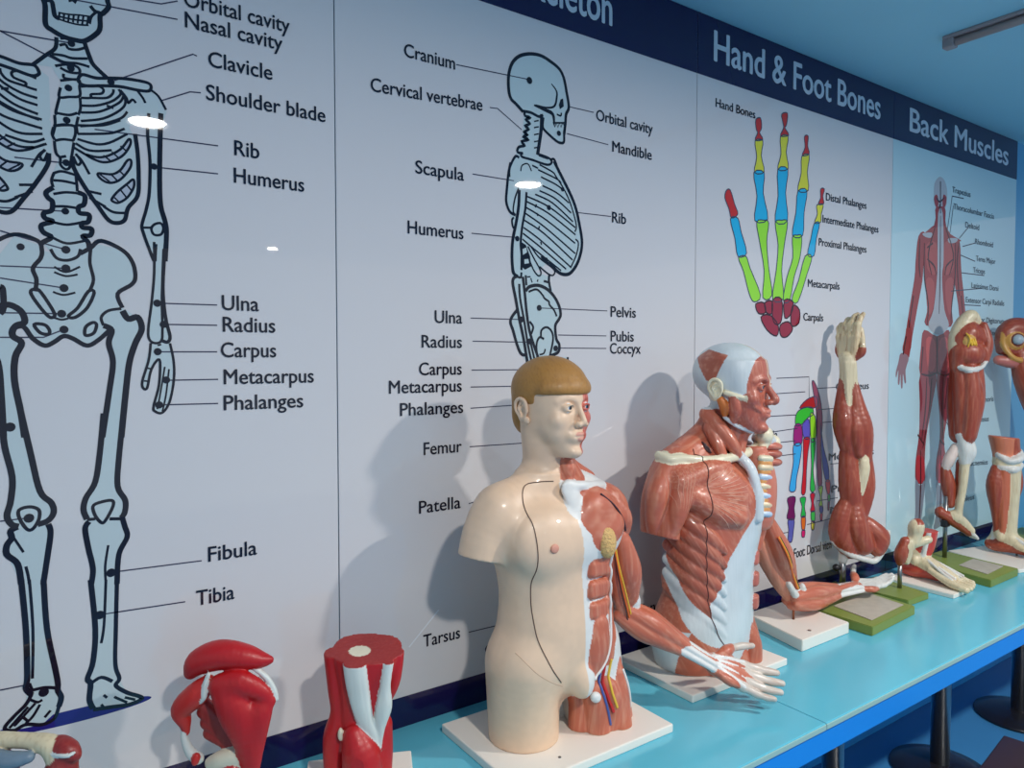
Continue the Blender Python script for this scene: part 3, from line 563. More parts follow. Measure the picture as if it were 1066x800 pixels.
class Clay:
    def __init__(self, lo, hi, h):
        self.h = h; self.lo = np.array(lo, float); self.n = np.ceil((np.array(hi)-self.lo)/h).astype(int)+1
        self.D = np.full(self.n, 1., np.float32); self.ops = []; self.M = np.eye(3); self.o = np.zeros(3); self.sc = 1.; self.kk = 1.
    def frame(self, M=None, o=(0, 0, 0), sc=1.):
        self.M = np.eye(3) if M is None else M; self.o = np.array(o, float); self.sc = sc; self.kk = 1.
    def _op(self, kind, fn, lo, hi, k, col):
        M, o, sc = self.M, self.o, self.sc; k = k*self.kk
        def f(P): return fn(((P-o) @ M)/sc)*sc
        c = np.array([[(lo, hi)[i & 1][0], (lo, hi)[(i >> 1) & 1][1], (lo, hi)[(i >> 2) & 1][2]] for i in range(8)])
        c = c*sc @ M.T+o; m = max(k, 0)*1.2+4*self.h
        a = np.clip(np.floor((c.min(0)-m-self.lo)/self.h).astype(int), 0, self.n); b = np.clip(np.ceil((c.max(0)+m-self.lo)/self.h).astype(int)+1, 0, self.n)
        self.ops.append((kind, f, c.min(0)-.02, c.max(0)+.02, k, col))
        if kind == 'paint' or np.any(b <= a): return
        if kind == 'cut': a = np.zeros(3, int); b = self.n
        ax = [self.lo[i]+self.h*np.arange(a[i], b[i]) for i in range(3)]
        G = np.stack(np.meshgrid(*ax, indexing='ij'), -1).reshape(-1, 3)
        d = f(G).reshape(b-a).astype(np.float32); V = self.D[a[0]:b[0], a[1]:b[1], a[2]:b[2]]
        if kind == 'add':
            if k > 0:
                w_ = np.clip(.5+.5*(V-d)/k, 0, 1); V[...] = V*(1-w_)+d*w_-k*w_*(1-w_)
            else: np.minimum(V, d, out=V)
        elif kind == 'cut': np.maximum(V, d, out=V)
        else:
            e = -d
            if k > 0:
                w_ = np.clip(.5-.5*(V-e)/k, 0, 1); V[...] = V*(1-w_)+e*w_+k*w_*(1-w_)
            else: np.maximum(V, e, out=V)
    # --- shapes
    def chain(self, pts, col=0, k=.004, flat=None, kind='add', n=5):
        """round tapering rope through (x, y, z, r); flat = (direction, factor) squashes its section"""
        p = smooth_pts(pts, n); A = p[:, :3]; r = np.maximum(p[:, 3], .0004)
        fd = unit(flat[0]) if flat else None; ff = flat[1] if flat else 1
        def fn(P):
            best = None
            for i in range(len(A)-1):
                ba = A[i+1]-A[i]; L = ba@ba+1e-12
                t = np.clip(((P-A[i])@ba)/L, 0, 1); q = P-A[i]-t[:, None]*ba; rr = r[i]+t*(r[i+1]-r[i])
                if fd is not None:
                    dn = q@fd; e = np.sqrt(np.maximum((q*q).sum(1)+(ff*ff-1)*dn*dn, 0)); d = (e-rr)/(1+(ff-1)*np.abs(dn)*ff/(e+1e-6)) if ff > 1 else e-rr
                else: d = np.sqrt((q*q).sum(1))-rr
                best = d if best is None else np.minimum(best, d)
            return best
        m = r.max(); self._op(kind, fn, A.min(0)-m, A.max(0)+m, k, col)
    def ell(self, c, rad, rot=(0, 0, 0), col=0, k=.004, kind='add'):
        c = np.array(c, float); R = rotm(*rot); rad = np.array(rad, float)
        def fn(P):
            q = ((P-c)@R)/rad; l = np.sqrt((q*q).sum(1)); g = np.sqrt(((q/rad)**2).sum(1)); return l*(l-1)/(g+1e-9)
        m = rad.max(); self._op(kind, fn, c-m, c+m, k, col)
    def box(self, c, half, rot=(0, 0, 0), rnd=.002, col=0, k=.002, kind='add'):
        c = np.array(c, float); R = rotm(*rot); hf = np.array(half, float)-rnd
        def fn(P):
            q = np.abs((P-c)@R)-hf; return np.sqrt((np.maximum(q, 0)**2).sum(1))+np.minimum(q.max(1), 0)-rnd
        m = np.linalg.norm(half); self._op(kind, fn, c-m, c+m, k, col)
    def loft(self, secs, col=0, k=.006, kind='add', n=2.2, steps=6):
        """stacked oval sections (z, cx, cy, rx, front, back)"""
        s = smooth_pts(sorted(secs), steps); s = s[np.argsort(s[:, 0])]; Z = s[:, 0]
        def fn(P):
            z = np.clip(P[:, 2], Z[0], Z[-1]); I = [np.interp(z, Z, s[:, i]) for i in range(1, 6)]
            x = P[:, 0]-I[0]; y = P[:, 1]-I[1]; ry = np.where(y < 0, I[3], I[4]); rx = I[2]
            q = ((np.abs(x)/rx)**n+(np.abs(y)/ry)**n)**(1/n)
            l = np.sqrt(x*x+y*y)+1e-6; d = (q-1)*l/np.maximum(q, .05)
            return np.maximum(d*.92, np.maximum(P[:, 2]-Z[-1], Z[0]-P[:, 2]))
        m = [s[:, 1]-s[:, 3], s[:, 1]+s[:, 3], s[:, 2]-s[:, 4], s[:, 2]+s[:, 5]]
        self._op(kind, fn, np.array((m[0].min(), m[2].min(), Z[0])), np.array((m[1].max(), m[3].max(), Z[-1])), k, col)
    def cut(self, p, nrm, col=None):
        p = np.array(p, float); nn = unit(nrm)
        self._op('cut', lambda P: (P-p)@nn, np.array((-9,)*3), np.array((9,)*3), 0, col)
    def paint_if(self, fn, col):
        """recolour where fn(P) is true (P in the model's own frame)"""
        M, o, sc = self.M, self.o, self.sc
        self.ops.append(('paint', lambda P: np.where(fn(((P-o) @ M)/sc), -1., 1.), np.array((-2.,)*3), np.array((2.,)*3), 0, col))
    # --- surface
    def surface(self):
        D = self.D; D[0] = D[-1] = 1; D[:, 0] = D[:, -1] = 1; D[:, :, 0] = D[:, :, -1] = 1
        s = D < 0; c = [(i, j, k) for i in (0, 1) for j in (0, 1) for k in (0, 1)]
        n = [m-1 for m in D.shape]
        sl = lambda a, o: a[o[0]:o[0]+n[0], o[1]:o[1]+n[1], o[2]:o[2]+n[2]]
        cnt = sum(sl(s, o).astype(np.int8) for o in c); act = (cnt > 0) & (cnt < 8)
        ids = np.full(n, -1, np.int64); I = np.argwhere(act); ids[act] = np.arange(len(I))
        V = np.zeros((len(I), 3)); w_ = np.zeros(len(I)); vals = {o: D[I[:, 0]+o[0], I[:, 1]+o[1], I[:, 2]+o[2]].astype(float) for o in c}
        for a in c:
            for ax in range(3):
                if a[ax]: continue
                b = list(a); b[ax] = 1; b = tuple(b); da, db = vals[a], vals[b]
                m = (da < 0) != (db < 0); t = np.where(m, da/(da-db+1e-20), 0)
                p = np.array(a, float)[None]+t[:, None]*(np.array(b)-np.array(a))[None]
                V += p*m[:, None]; w_ += m
        V = (V/w_[:, None]+I)*self.h+self.lo
        Q = []
        for ax in range(3):
            u, v = [(1, 2), (2, 0), (0, 1)][ax]
            lo = [slice(None)]*3; hi = [slice(None)]*3; lo[ax] = slice(0, -1); hi[ax] = slice(1, None)
            A, B = s[tuple(lo)], s[tuple(hi)]; E = np.argwhere(A != B)
            E = E[(E[:, u] > 0) & (E[:, v] > 0) & (E[:, u] < n[u]) & (E[:, v] < n[v])]
            ins = A[E[:, 0], E[:, 1], E[:, 2]]
            def cell(du, dv):
                F = E.copy(); F[:, u] += du; F[:, v] += dv; return ids[F[:, 0], F[:, 1], F[:, 2]]
            q = np.stack([cell(-1, -1), cell(0, -1), cell(0, 0), cell(-1, 0)], 1)
            q[~ins] = q[~ins][:, ::-1]; Q.append(q)
        return V, np.concatenate(Q)
    def paint(self, V, pal):
        best = np.full(len(V), 9.); C = np.zeros((len(V), 3)); disp = np.zeros(len(V))
        for kind, f, lo, hi, k, col in self.ops:
            if col is None or (kind == 'sub' and col == 0 and False): continue
            m = np.all((V >= lo-.03) & (V <= hi+.03), 1) if kind != 'cut' else np.ones(len(V), bool)
            ix = np.nonzero(m)[0]
            if not len(ix): continue
            d = f(V[ix])
            if kind == 'add': sel = d < best[ix]; best[ix[sel]] = d[sel]
            elif kind == 'paint': sel = d < 0
            elif kind == 'cut': sel = d > -self.h*.6
            else: sel = -d > -self.h*.7
            j = ix[sel]
            if len(j): C[j], disp[j] = pal(col, V[j])
        return C, disp
    def mesh(self, name, material, parent, pal, smooth=2):
        V, Q = self.surface()
        nv = len(V)
        e = np.concatenate([Q[:, [0, 1]], Q[:, [1, 2]], Q[:, [2, 3]], Q[:, [3, 0]]]); e = np.concatenate([e, e[:, ::-1]])
        deg = np.bincount(e[:, 0], minlength=nv)+1e-9
        avg = lambda X: np.stack([np.bincount(e[:, 0], weights=X[e[:, 1], i], minlength=nv) for i in range(3)], 1)/deg[:, None]
        W_ = V
        for i in range(smooth):
            W_ = W_+.5*(avg(W_)-W_); W_ = W_-.52*(avg(W_)-W_)*.98 if i < smooth-1 else W_
        C, disp = self.paint(W_, pal)
        nr = np.zeros((nv, 3)); fn = np.cross(W_[Q[:, 2]]-W_[Q[:, 0]], W_[Q[:, 3]]-W_[Q[:, 1]])
        for i in range(4):
            for ax in range(3): nr[:, ax] += np.bincount(Q[:, i], weights=fn[:, ax], minlength=nv)
        nr /= np.linalg.norm(nr, axis=1)[:, None]+1e-12
        W_ = W_+nr*disp[:, None]
        me = bpy.data.meshes.new(name); me.vertices.add(nv); me.vertices.foreach_set('co', W_.astype(np.float32).ravel())
        me.loops.add(4*len(Q)); me.loops.foreach_set('vertex_index', Q.astype(np.int32).ravel())
        me.polygons.add(len(Q)); me.polygons.foreach_set('loop_start', np.arange(0, 4*len(Q), 4, dtype=np.int32))
        try: me.polygons.foreach_set('loop_total', np.full(len(Q), 4, np.int32))
        except Exception: pass
        me.update(calc_edges=True); me.validate()
        me.polygons.foreach_set('use_smooth', [True]*len(me.polygons))
        a = me.color_attributes.new('Col', 'FLOAT_COLOR', 'POINT')
        a.data.foreach_set('color', np.concatenate([C, np.ones((nv, 1))], 1).astype(np.float32).ravel())
        me.materials.append(material)
        return link(bpy.data.objects.new(name, me), parent)

def inpoly(a, b, poly):
    r = np.zeros(len(a), bool); n = len(poly)
    for i in range(n):
        (x0, y0), (x1, y1) = poly[i], poly[(i+1) % n]
        if y0 == y1: continue
        c = ((y0 > b) != (y1 > b)) & (a < (x1-x0)*(b-y0)/(y1-y0)+x0); r ^= c
    return r
# colours of the models' paint; a muscle colour is a dict: rgb, second rgb of its fibres, fibre direction or fan origin
def palette(**extra):
    base = dict(PAL); base.update(extra)
    def pal(col, P):
        s = base[col] if isinstance(col, str) else col
        if isinstance(s, tuple): return np.repeat(np.array([s]), len(P), 0)*(.97+.06*vnoise(P*90))[:, None], 0
        rgb, rgb2 = np.array(s['rgb']), np.array(s.get('rgb2', s['rgb'])); fr = s.get('freq', 170.); amp = s.get('amp', 1.)
        if 'fan' in s:
            q = P-np.array(s['fan']); l = np.linalg.norm(q, axis=1)[:, None]+1e-6; X = q/l*fr*.055+l*4
        else:
            d = unit(s.get('dir', (0, 0, 1))); a = P@d; X = (P-a[:, None]*d)*fr+a[:, None]*14
        v = vnoise(X)*.65+vnoise(X*2.3+7)*.35
        w_ = np.clip((v-.45)*2.4, 0, 1)*amp*.6
        big = .93+.14*vnoise(P*28+3)
        return (rgb*(1-w_[:, None])+rgb2*w_[:, None])*big[:, None], (v-.5)*s.get('bump', .0008)
    return pal
MU, MU2 = srgb(190, 102, 76), srgb(218, 154, 126)
PAL = dict(skin=srgb(228, 196, 166), tendon=srgb(222, 222, 218), bone=srgb(226, 212, 172), dark=srgb(70, 40, 40), red=srgb(196, 40, 40), yellow=srgb(226, 186, 60), blue=srgb(70, 90, 160), orange=srgb(226, 110, 40), cut=srgb(170, 80, 66))
def mus(d=None, fan=None, rgb=None, rgb2=None, **k):
    s = dict(rgb=rgb or MU, rgb2=rgb2 or MU2, **k)
    if fan is not None: s['fan'] = fan
    else: s['dir'] = d or (0, 0, 1)
    return s
M_SKIN = vmat('model skin paint', .42, coat=.15, bump=.05)
M_MUS = vmat('model muscle paint', .38, coat=.25, bump=.1)
M_WHITE = mat('white plastic base', srgb(236, 230, 220), .4, bump=(60, .05))
M_STEEL = mat('steel rod', srgb(150, 150, 150), .3, metal=1)
def base_plate(parent, lo, hi, m=None, z=.02, rz=0, name='base_plate', bev=.003):
    bm = bmesh.new(); box(bm, (lo[0], lo[1], 0), (hi[0], hi[1], z), bev, rz=rz, piv=(0, 0, 0))
    return obj(name, bm, m or M_WHITE, parent)
def ball(name, parent, c, r, m, fwd=(0, -1, 0)):
    """an eye: white ball with iris and pupil towards fwd"""
    bm = bmesh.new(); bmesh.ops.create_uvsphere(bm, u_segments=28, v_segments=18, radius=r)
    R = Vector((0, 0, 1)).rotation_difference(Vector(fwd)).to_matrix()
    for f in bm.faces:
        a = f.calc_center_median().normalized().z
        f.material_index = 2 if a > .965 else (1 if a > .84 else 0)
    bmesh.ops.rotate(bm, verts=bm.verts[:], cent=(0, 0, 0), matrix=R); bmesh.ops.translate(bm, verts=bm.verts[:], vec=c)
    return obj(name, bm, EYE, parent, True)
EYE = [mat('eye white', srgb(225, 225, 222), .15, coat=.5), mat('eye iris', srgb(70, 105, 130), .2, coat=.5), mat('eye pupil', srgb(12, 12, 14), .1, coat=.5)]

def head(S, M, o, H, col, neck=True, male=0., eyecol=None, lipcol=None, child=False):
    """a human head of height H in frame M at o (origin between the ears, front -y); returns eye centres"""
    S.frame(M, o, H)
    kk = .05*H; ch = .022 if child else 0; ns = .72 if child else 1; cj = .88 if child else 1
    S.ell((0, .03 if child else .04, .17), (.35, .395 if child else .415, .335), col=col, k=kk)
    if child:
        for s in (-1, 1): S.ell((s*.19, -.19, -.2), (.095, .1, .13), col=col, k=.08*H)
    S.loft([(-.5, 0, -.20, .10, .13, .10), (-.44, 0, -.17, .175*cj, .175, .16), (-.33, 0, -.13, .245*cj, .225, .24), (-.2, 0, -.10, .285, .26, .3), (-.05, 0, -.08, .315, .285, .34), (.1, 0, -.05, .325, .315, .36), (.3, 0, -.02, .31, .33, .36)], col=col, k=.06*H, n=2.35)
    S.ell((0, -.335, -.445), (.085, .06, .05), col=col, k=.05*H)                     # chin
    for s in (-1, 1):
        S.chain([(s*.03, -.375+ch, .085, .03), (s*.13, -.355+ch, .1, .032), (s*.22, -.295+ch, .075, .025)], col=col, k=.04*H)  # brow
        S.ell((s*.2, -.265, -.11), (.085, .075, .075), col=col, k=.06*H)              # cheek bone
        S.ell((s*.135, -.395, .015), (.088, .085, .06), col=None, k=.045*H, kind='sub')  # eye socket
        S.ell((s*.135, -.305, .012), (.075, .075, .06), col=eyecol or col, k=.012*H)       # lids
        S.chain([(s*.075, -.372, .02, .008), (s*.135, -.388, .043, .011), (s*.205, -.345, .015, .008)], col=eyecol or col, k=.012*H)
        S.chain([(s*.08, -.366, .0, .006), (s*.135, -.376, -.02, .008), (s*.2, -.342, .0, .006)], col=eyecol or col, k=.012*H)
        S.ell((s*.135, -.392, .012), (.052, .03, .021), col=None, k=.008*H, kind='sub')
    S.chain([(0, -.365, .06, .032*ns), (0, -.37-.04*ns, -.03, .036*ns), (0, -.37-.095*ns, -.125, .046*ns), (0, -.37-.07*ns, -.15, .04*ns)], col=col, k=.035*H)     # nose
    for s in (-1, 1):
        S.ell((s*.05, -.405, -.155), (.036, .05, .034), col=col, k=.02*H); S.ell((s*.025, -.44, -.188), (.014, .02, .012), col=None, k=.006*H, kind='sub')
    S.ell((0, -.345, -.275), (.13, .065, .075), col=col, k=.05*H)                       # mouth mound
    lc = lipcol or col
    S.chain([(-.1, -.362, -.272, .012), (-.035, -.4, -.255, .018), (0, -.403, -.26, .016), (.035, -.4, -.255, .018), (.1, -.362, -.272, .012)], col=lc, k=.012*H)
    S.chain([(-.085, -.362, -.287, .012), (0, -.397, -.305, .024), (.085, -.362, -.287, .012)], col=lc, k=.01*H)
    S.chain([(-.1, -.375, -.277, .004), (0, -.42, -.28, .006), (.1, -.375, -.277, .004)], col=None, k=.008*H, kind='sub')
    S.frame()
    return [np.array(o)+M@(np.array((s*.135, -.315, .012))*H) for s in (-1, 1)]
def ear(parent, M, o, H, side, col, up, m=None):
    s = side; c = np.array(o)+M@(np.array((s*.36, .07, -.02))*H)
    S = Clay(c-.19*H, c+.19*H, .0013); S.frame(M, o, H)
    S.ell((s*.345, .085, -.02), (.032, .085, .125), rot=(12, 0, s*18), col=col, k=0)
    S.chain([(s*.35, .015, -.03, .014), (s*.372, .02, .06, .016), (s*.378, .085, .1, .018), (s*.382, .145, .06, .017), (s*.372, .15, -.02, .015), (s*.355, .1, -.1, .014)], col=col, k=.02*H)
    S.ell((s*.375, .055, -.035), (.022, .04, .055), rot=(12, 0, s*18), col=None, k=.012*H, kind='sub')
    S.ell((s*.38, .08, .035), (.016, .03, .04), rot=(30, 0, s*18), col=None, k=.01*H, kind='sub')
    S.chain([(s*.372, .085, .05, .008), (s*.378, .115, .0, .009), (s*.366, .09, -.06, .008)], col=col, k=.01*H)
    S.ell((s*.335, .03, -.125), (.025, .035, .04), col=col, k=.015*H)
    e = S.mesh('ear', m or M_SKIN, parent, palette(), 2); e.location = up
# ------------------------------------------------------------------ boy torso model, half skin half muscle
from mathutils.bvhtree import BVHTree
def drape_pts(o, pts, d, lift=.0006, n=10):
    """points of a line laid onto the surface of o along direction d; pts in o's own frame"""
    bm = bmesh.new(); bm.from_mesh(o.data); t = BVHTree.FromBMesh(bm); d = Vector(d).normalized(); out = []
    for p in smooth_pts(pts, n):
        h = t.ray_cast(Vector(p)-d*.5, d)
        if h[0] is not None: out.append(h[0]+h[1]*lift)
    bm.free(); return out
def drape(name, o, pts, d, r, m, parent, lift=.0006, n=10, taper=False):
    q = drape_pts(o, pts, d, lift, n)
    if len(q) < 2: return None
    bm = bmesh.new(); tube(bm, q, [r*(.4+.6*math.sin(PI*(i+.5)/len(q))) for i in range(len(q))] if taper else r, 8)
    return obj(name, bm, m, parent, True)
def hand(S, W, D, N, L, tcol, mcol, curl=.15, spread=1., side=1, thumb=None, k=.004, joint=None):
    """a hand in S: wrist W, direction D, palm normal N, length L; side = thumb side; fingers tendon coloured"""
    D = unit(D); N = unit(np.array(N)-np.dot(N, D)*D); T = np.cross(D, N)*side       # T points to the thumb side
    W = np.array(W, float); P = lambda a, b, c=0.: W+L*(a*D+b*T+c*N)
    for i, (off, ang, ln, r) in enumerate(((.135, .1, .46, .064), (.045, .02, .51, .066), (-.045, -.06, .475, .062), (-.13, -.15, .385, .054))):
        a0 = P(.06, off*.55); a1 = P(.48, off*1.15*spread, .02)
        S.chain([(*a0, .062*L), (*P(.28, off*.9, .02), .06*L), (*a1, .06*L)], col=tcol, k=k)
        dr = math.cos(ang*spread)*D+math.sin(ang*spread)*T; c = curl*(1+.25*i)
        q1 = a1+L*ln*.44*(math.cos(c*.5)*dr+math.sin(c*.5)*N); q2 = q1+L*ln*.31*(math.cos(c*1.6)*dr+math.sin(c*1.6)*N); q3 = q2+L*ln*.23*(math.cos(c*2.6)*dr+math.sin(c*2.6)*N)
        S.chain([(*a1, r*L), (*((a1+q1)/2), r*.86*L), (*q1, r*.95*L), (*((q1+q2)/2), r*.78*L), (*q2, r*.82*L), (*q3, r*.62*L)], col=joint or tcol, k=.003)
    S.ell(P(.27, .0, .0), (.2*L, .2*L, .2*L), col=None, k=0, kind='paint') if False else None
    th = thumb or .75
    b0 = P(.08, .14, .02); b1 = P(.27, .25+.06*th, .06); dr = math.cos(th)*D+math.sin(th)*T
    b2 = b1+L*.19*unit(dr*.95+N*.15); b3 = b2+L*.15*unit(dr*.9+D*.2+N*.1)
    S.chain([(*P(.1, .1, .03), .05*L), (*P(.2, .2, .07), .075*L), (*b1, .055*L)], col=mcol, k=.006)
    S.chain([(*b1, .052*L), (*((b1+b2)/2), .046*L), (*b2, .048*L), (*b3, .034*L)], col=joint or tcol, k=.004)
    S.chain([(*P(.12, -.12, .04), .045*L), (*P(.25, -.17, .05), .06*L), (*P(.4, -.16, .03), .035*L)], col=mcol, k=.005)
HQ = 1.0
def build_boy():
    t = empty('torso_model', (1.015, -.235, TZ), 'boy torso anatomy model with blond hair, one half skin, other half muscle, on white plate', 'anatomy model')
    base_plate(t, (-.212, -.153), (.229, .154))
    up = (0, 0, .02)
    S = Clay((-.26, -.16, -.004), (.23, .15, .88), .0026*HQ)
    # right upper arm stump first, cut flat at its lower end
    S.chain([(-.145, .012, .515, .056), (-.178, .014, .465, .053), (-.204, .016, .375, .046)], col='skin', k=.004)
    S.cut((-.195, .012, .418), (-.25, 0, -1), 'skin')
    S.loft([(.085, .012, .0, .06, .05, .06), (.11, .012, 0, .12, .07, .08), (.15, .006, 0, .151, .09, .09), (.2, .001, 0, .154, .098, .098), (.26, -.004, 0, .14, .098, .09), (.32, -.01, 0, .129, .092, .085), (.38, -.014, 0, .134, .092, .088), (.43, -.014, 0, .15, .1, .094), (.48, -.008, .003, .158, .094, .096), (.52, -.012, .006, .142, .076, .085), (.552, -.016, .012, .09, .058, .065), (.585, -.02, .014, .058, .05, .052)], col='skin', k=.02, n=2.3)
    for s in (-1, 1):
        S.chain([(-.02+s*.03, .012, .57, .038), (-.014+s*.09, .01, .54, .044), (-.006+s*.14, .01, .505, .05)], col='skin', k=.03)
        S.ell((-.006+s*.075, -.066, .455), (.07, .03, .06), col='skin', k=.045)               # chest
    S.chain([(-.09, -.005, .17, .088), (-.088, .002, .09, .082), (-.085, .004, -.01, .078)], col='skin', k=.025)
    S.chain([(.085, -.005, .17, .08), (.1, -.012, .09, .078), (.115, -.016, -.01, .076)], col='skin', k=.025)
    S.ell((.01, -.085, .13), (.028, .026, .036), col='skin', k=.025)
    S.chain([(-.018, .018, .55, .06), (-.022, .014, .61, .049), (-.03, .006, .67, .05), (-.033, .008, .73, .055)], col='skin', k=.025)
    # left half without skin
    fas = dict(rgb=srgb(226, 224, 218))
    mid = [(-.01, -.4, .002), (.156, 0, .008), (.327, 0, .008), (.457, 0, -.006), (.576, 0, -.026), (.62, 0, -.035), (.66, 0, .05)]
    Zm, Xm = [m[0] for m in mid], [.006, .008, .008, -.006, -.022, -.0, .03]
    S.ops.append(('paint', lambda P: np.where(P[:, 2] < .665, np.interp(P[:, 2], Zm, Xm)-P[:, 0], 1.), np.array((-1., -1, -1)), np.array((1., 1, 1)), 0, 'tendon'))
    m = mus
    A = lambda **k: m(**k)
    for z, hz, w_ in ((.378, .02, .036), (.331, .021, .036), (.284, .02, .035)):
        S.box((.054, -.079, z), (w_, .016, hz), (0, 6, 14), rnd=.011, col=A(d=(0, 0, 1)), k=.003)
    S.chain([(.054, -.086, .245, .03), (.048, -.088, .195, .034), (.036, -.082, .145, .022)], col=A(d=(0, 0, 1)), k=.003, flat=((0, 1, 0), 1.7))
    for i in range(6):                                                                       # side: serratus fingers, obliques
        S.chain([(.085+.002*i, -.075+.003*i, .40-.035*i, .014), (.108, -.048, .375-.035*i, .019), (.115, -.0, .36-.03*i, .017)], col=A(d=(1, .6, -.3)), k=.004)
    S.chain([(.1, -.05, .3, .03), (.1, -.056, .23, .034), (.088, -.08, .17, .018)], col=A(d=(-.4, -.3, -1)), k=.004, flat=((.6, -1, 0), 1.6))
    # pectoral: three bands fanning to the arm
    sh = (.148, -.035, .485)
    S.ell((.062, -.07, .49), (.062, .032, .062), (0, -20, 12), col=A(fan=(.17, -.02, .485)), k=.012)
    S.chain([(.05, -.085, .455, .03), (.1, -.075, .465, .03), sh+(.022,)], col=A(fan=(.17, -.02, .485)), k=.014, flat=((0, 1, 0), 1.3))
    S.chain([(.03, -.06, .545, .016), (.08, -.06, .53, .022), sh+(.022,)], col=A(fan=(.17, -.02, .485)), k=.012, flat=((0, 1, 0), 1.3))
    S.chain([(.11, .0, .53, .026), (.148, -.01, .503, .044), (.168, -.012, .46, .04), (.18, -.015, .41, .022)], col=A(fan=(.12, 0, .55)), k=.004)      # deltoid
    S.chain([(.15, -.04, .505, .018), (.168, -.043, .468, .024), (.178, -.03, .42, .016)], col=A(d=(.1, -.1, -1)), k=.003)
    S.chain([(-.012, -.056, .567, .011), (.03, -.06, .562, .012), (.08, -.045, .555, .011), (.12, -.018, .545, .014), (.145, .0, .533, .015)], col='tendon', k=.004)   # collar bone
    S.chain([(-.012, -.062, .56, .02), (.0, -.074, .52, .02), (.008, -.083, .46, .02), (.012, -.084, .41, .022)], col='tendon', k=.008, flat=((0, 1, 0), 2.8))     # breast bone
    # neck muscles
    S.chain([(.0, -.042, .572, .012), (.005, -.036, .61, .02), (.01, .01, .66, .02)], col=A(d=(0, .5, 1)), k=.003)
    S.chain([(.05, -.015, .572, .018), (.028, -.01, .6, .022), (.008, .015, .65, .02)], col=A(d=(-.5, .3, 1)), k=.003)
    S.chain([(.11, .02, .56, .022), (.05, .03, .595, .028), (.0, .04, .65, .028)], col=A(d=(-1, .1, .7)), k=.004)
    # thigh muscles, left
    for pts in ([(.04, -.05, .14, .016), (.06, -.07, .08, .03), (.07, -.07, 0, .032)], [(.06, -.05, .155, .012), (.095, -.085, .08, .024), (.1, -.075, 0, .026)], [(.122, -.04, .19, .018), (.122, -.078, .09, .024), (.125, -.085, 0, .028)], [(.12, -.015, .2, .022), (.142, -.048, .09, .026), (.155, -.05, 0, .032)], [(.025, -.03, .11, .02), (.04, -.04, .06, .026), (.045, -.04, 0, .03)]):
        S.chain(pts, col=A(d=(.1, 0, 1)), k=.003)
    M = rotm(az=11); ho = np.array((-.016, -.004, .738)); H = .216
    fm = dict(rgb=srgb(200, 90, 76), rgb2=srgb(230, 170, 150), dir=(0, 0, 1), freq=260.)
    eyes = head(S, M, ho, H, 'skin', lipcol=dict(rgb=srgb(224, 160, 140)), child=True)
    for s in (-1, 1): ear(t, M, ho, H, s, 'skin', up)
    def face(P):
        q = ((P-ho)@M)/H
        return np.where((q[:, 2] > -.52) & (q[:, 1] < .1), np.where(q[:, 2] > -.22, .055, .03)-q[:, 0], 1.)
    S.ops.append(('paint', face, np.array((-1., -1, -1)), np.array((1., 1, 1)), 0, fm))
    S.cut((0, 0, 0), (0, 0, -1), 'skin')
    body = S.mesh('body', M_SKIN, t, palette(), 2); body.location = up
    # hair: bowl cut cap with a fringe
    S = Clay(ho-np.array((.13, .14, .1)), ho+np.array((.13, .14, .15)), .0022*HQ)
    hc = dict(rgb=srgb(170, 122, 60), rgb2=srgb(140, 94, 40), fan=tuple(ho+M@np.array((0, .2*H, .62*H))), freq=700., amp=.8, bump=.0006)
    S.frame(M, ho, H)
    S.ell((0, .022, .19), (.378, .425, .345), col=hc, k=0)
    S.chain([(-.3, -.18, .2, .055), (-.2, -.285, .2, .055), (-.08, -.33, .2, .055), (.06, -.335, .2, .055), (.2, -.285, .2, .055), (.3, -.2, .2, .055)], col=hc, k=.08*H)
    S.ell((.0, .22, -.06), (.3, .2, .3), col=hc, k=.08*H)
    S.box((0, -.6, -.36), (.6, .52, .5), rnd=.03, col=None, k=.03*H, kind='sub')                    # the face stays free
    S.box((0, -.3, -.28), (.6, .3, .3), rot=(-38, 0, 0), rnd=.02, col=None, k=.03*H, kind='sub')     # slanting hairline to the ear
    for s in (-1, 1): S.ell((s*.37, .085, -.07), (.16, .1, .15), col=None, k=.02*H, kind='sub')
    S.box((0, 0, -.76), (.6, .8, .42), rot=(10, 0, 0), rnd=.03, col=None, k=.03*H, kind='sub')
    S.frame()
    h = S.mesh('hair', vmat('model hair paint', .5, coat=.1), t, palette(), 3); h.location = up
    fw_ = M@np.array((0, -1, 0))
    for e in eyes:
        b = ball('eye', t, Vector(e)+Vector(up), .062*H, EYE, Vector(unit(fw_+np.array((.15, 0, 0)))))
    # seam of the lift-off chest cover
    dk = mat('seam dark', srgb(86, 62, 52), .6)
    zf = lambda L: [(x, 0, z) for x, z in L]
    sm = drape('seam_line', body, zf([(-.04, .577), (-.07, .577), (-.105, .57), (-.122, .54), (-.124, .48), (-.118, .4), (-.112, .3), (-.104, .24), (-.083, .187), (-.054, .148)]), (0, 1, 0), .0011, dk, t, n=14); sm.location = up
    nm = mat('neck seam dark', srgb(90, 66, 58), .6)
    cr = drape('groin_crease_shade', body, zf([(-.148, .222), (-.12, .185), (-.085, .158), (-.045, .135)]), (0, 1, 0), .0009, mat('crease shade skin', srgb(204, 168, 140), .5), t, lift=-.0002); cr.location = up  # shade of the groin fold, drawn as a darker skin-toned line
    # nipple
    bm = bmesh.new(); q = drape_pts(body, [(-.084, 0, .447)], (0, 1, 0))[0]
    bmesh.ops.create_uvsphere(bm, u_segments=16, v_segments=10, radius=1); bmesh.ops.scale(bm, vec=(.011, .004, .010), verts=bm.verts[:]); bmesh.ops.translate(bm, vec=q, verts=bm.verts[:])
    o = obj('nipple', bm, mat('nipple paint', srgb(214, 150, 128), .5), t, True); o.location = up
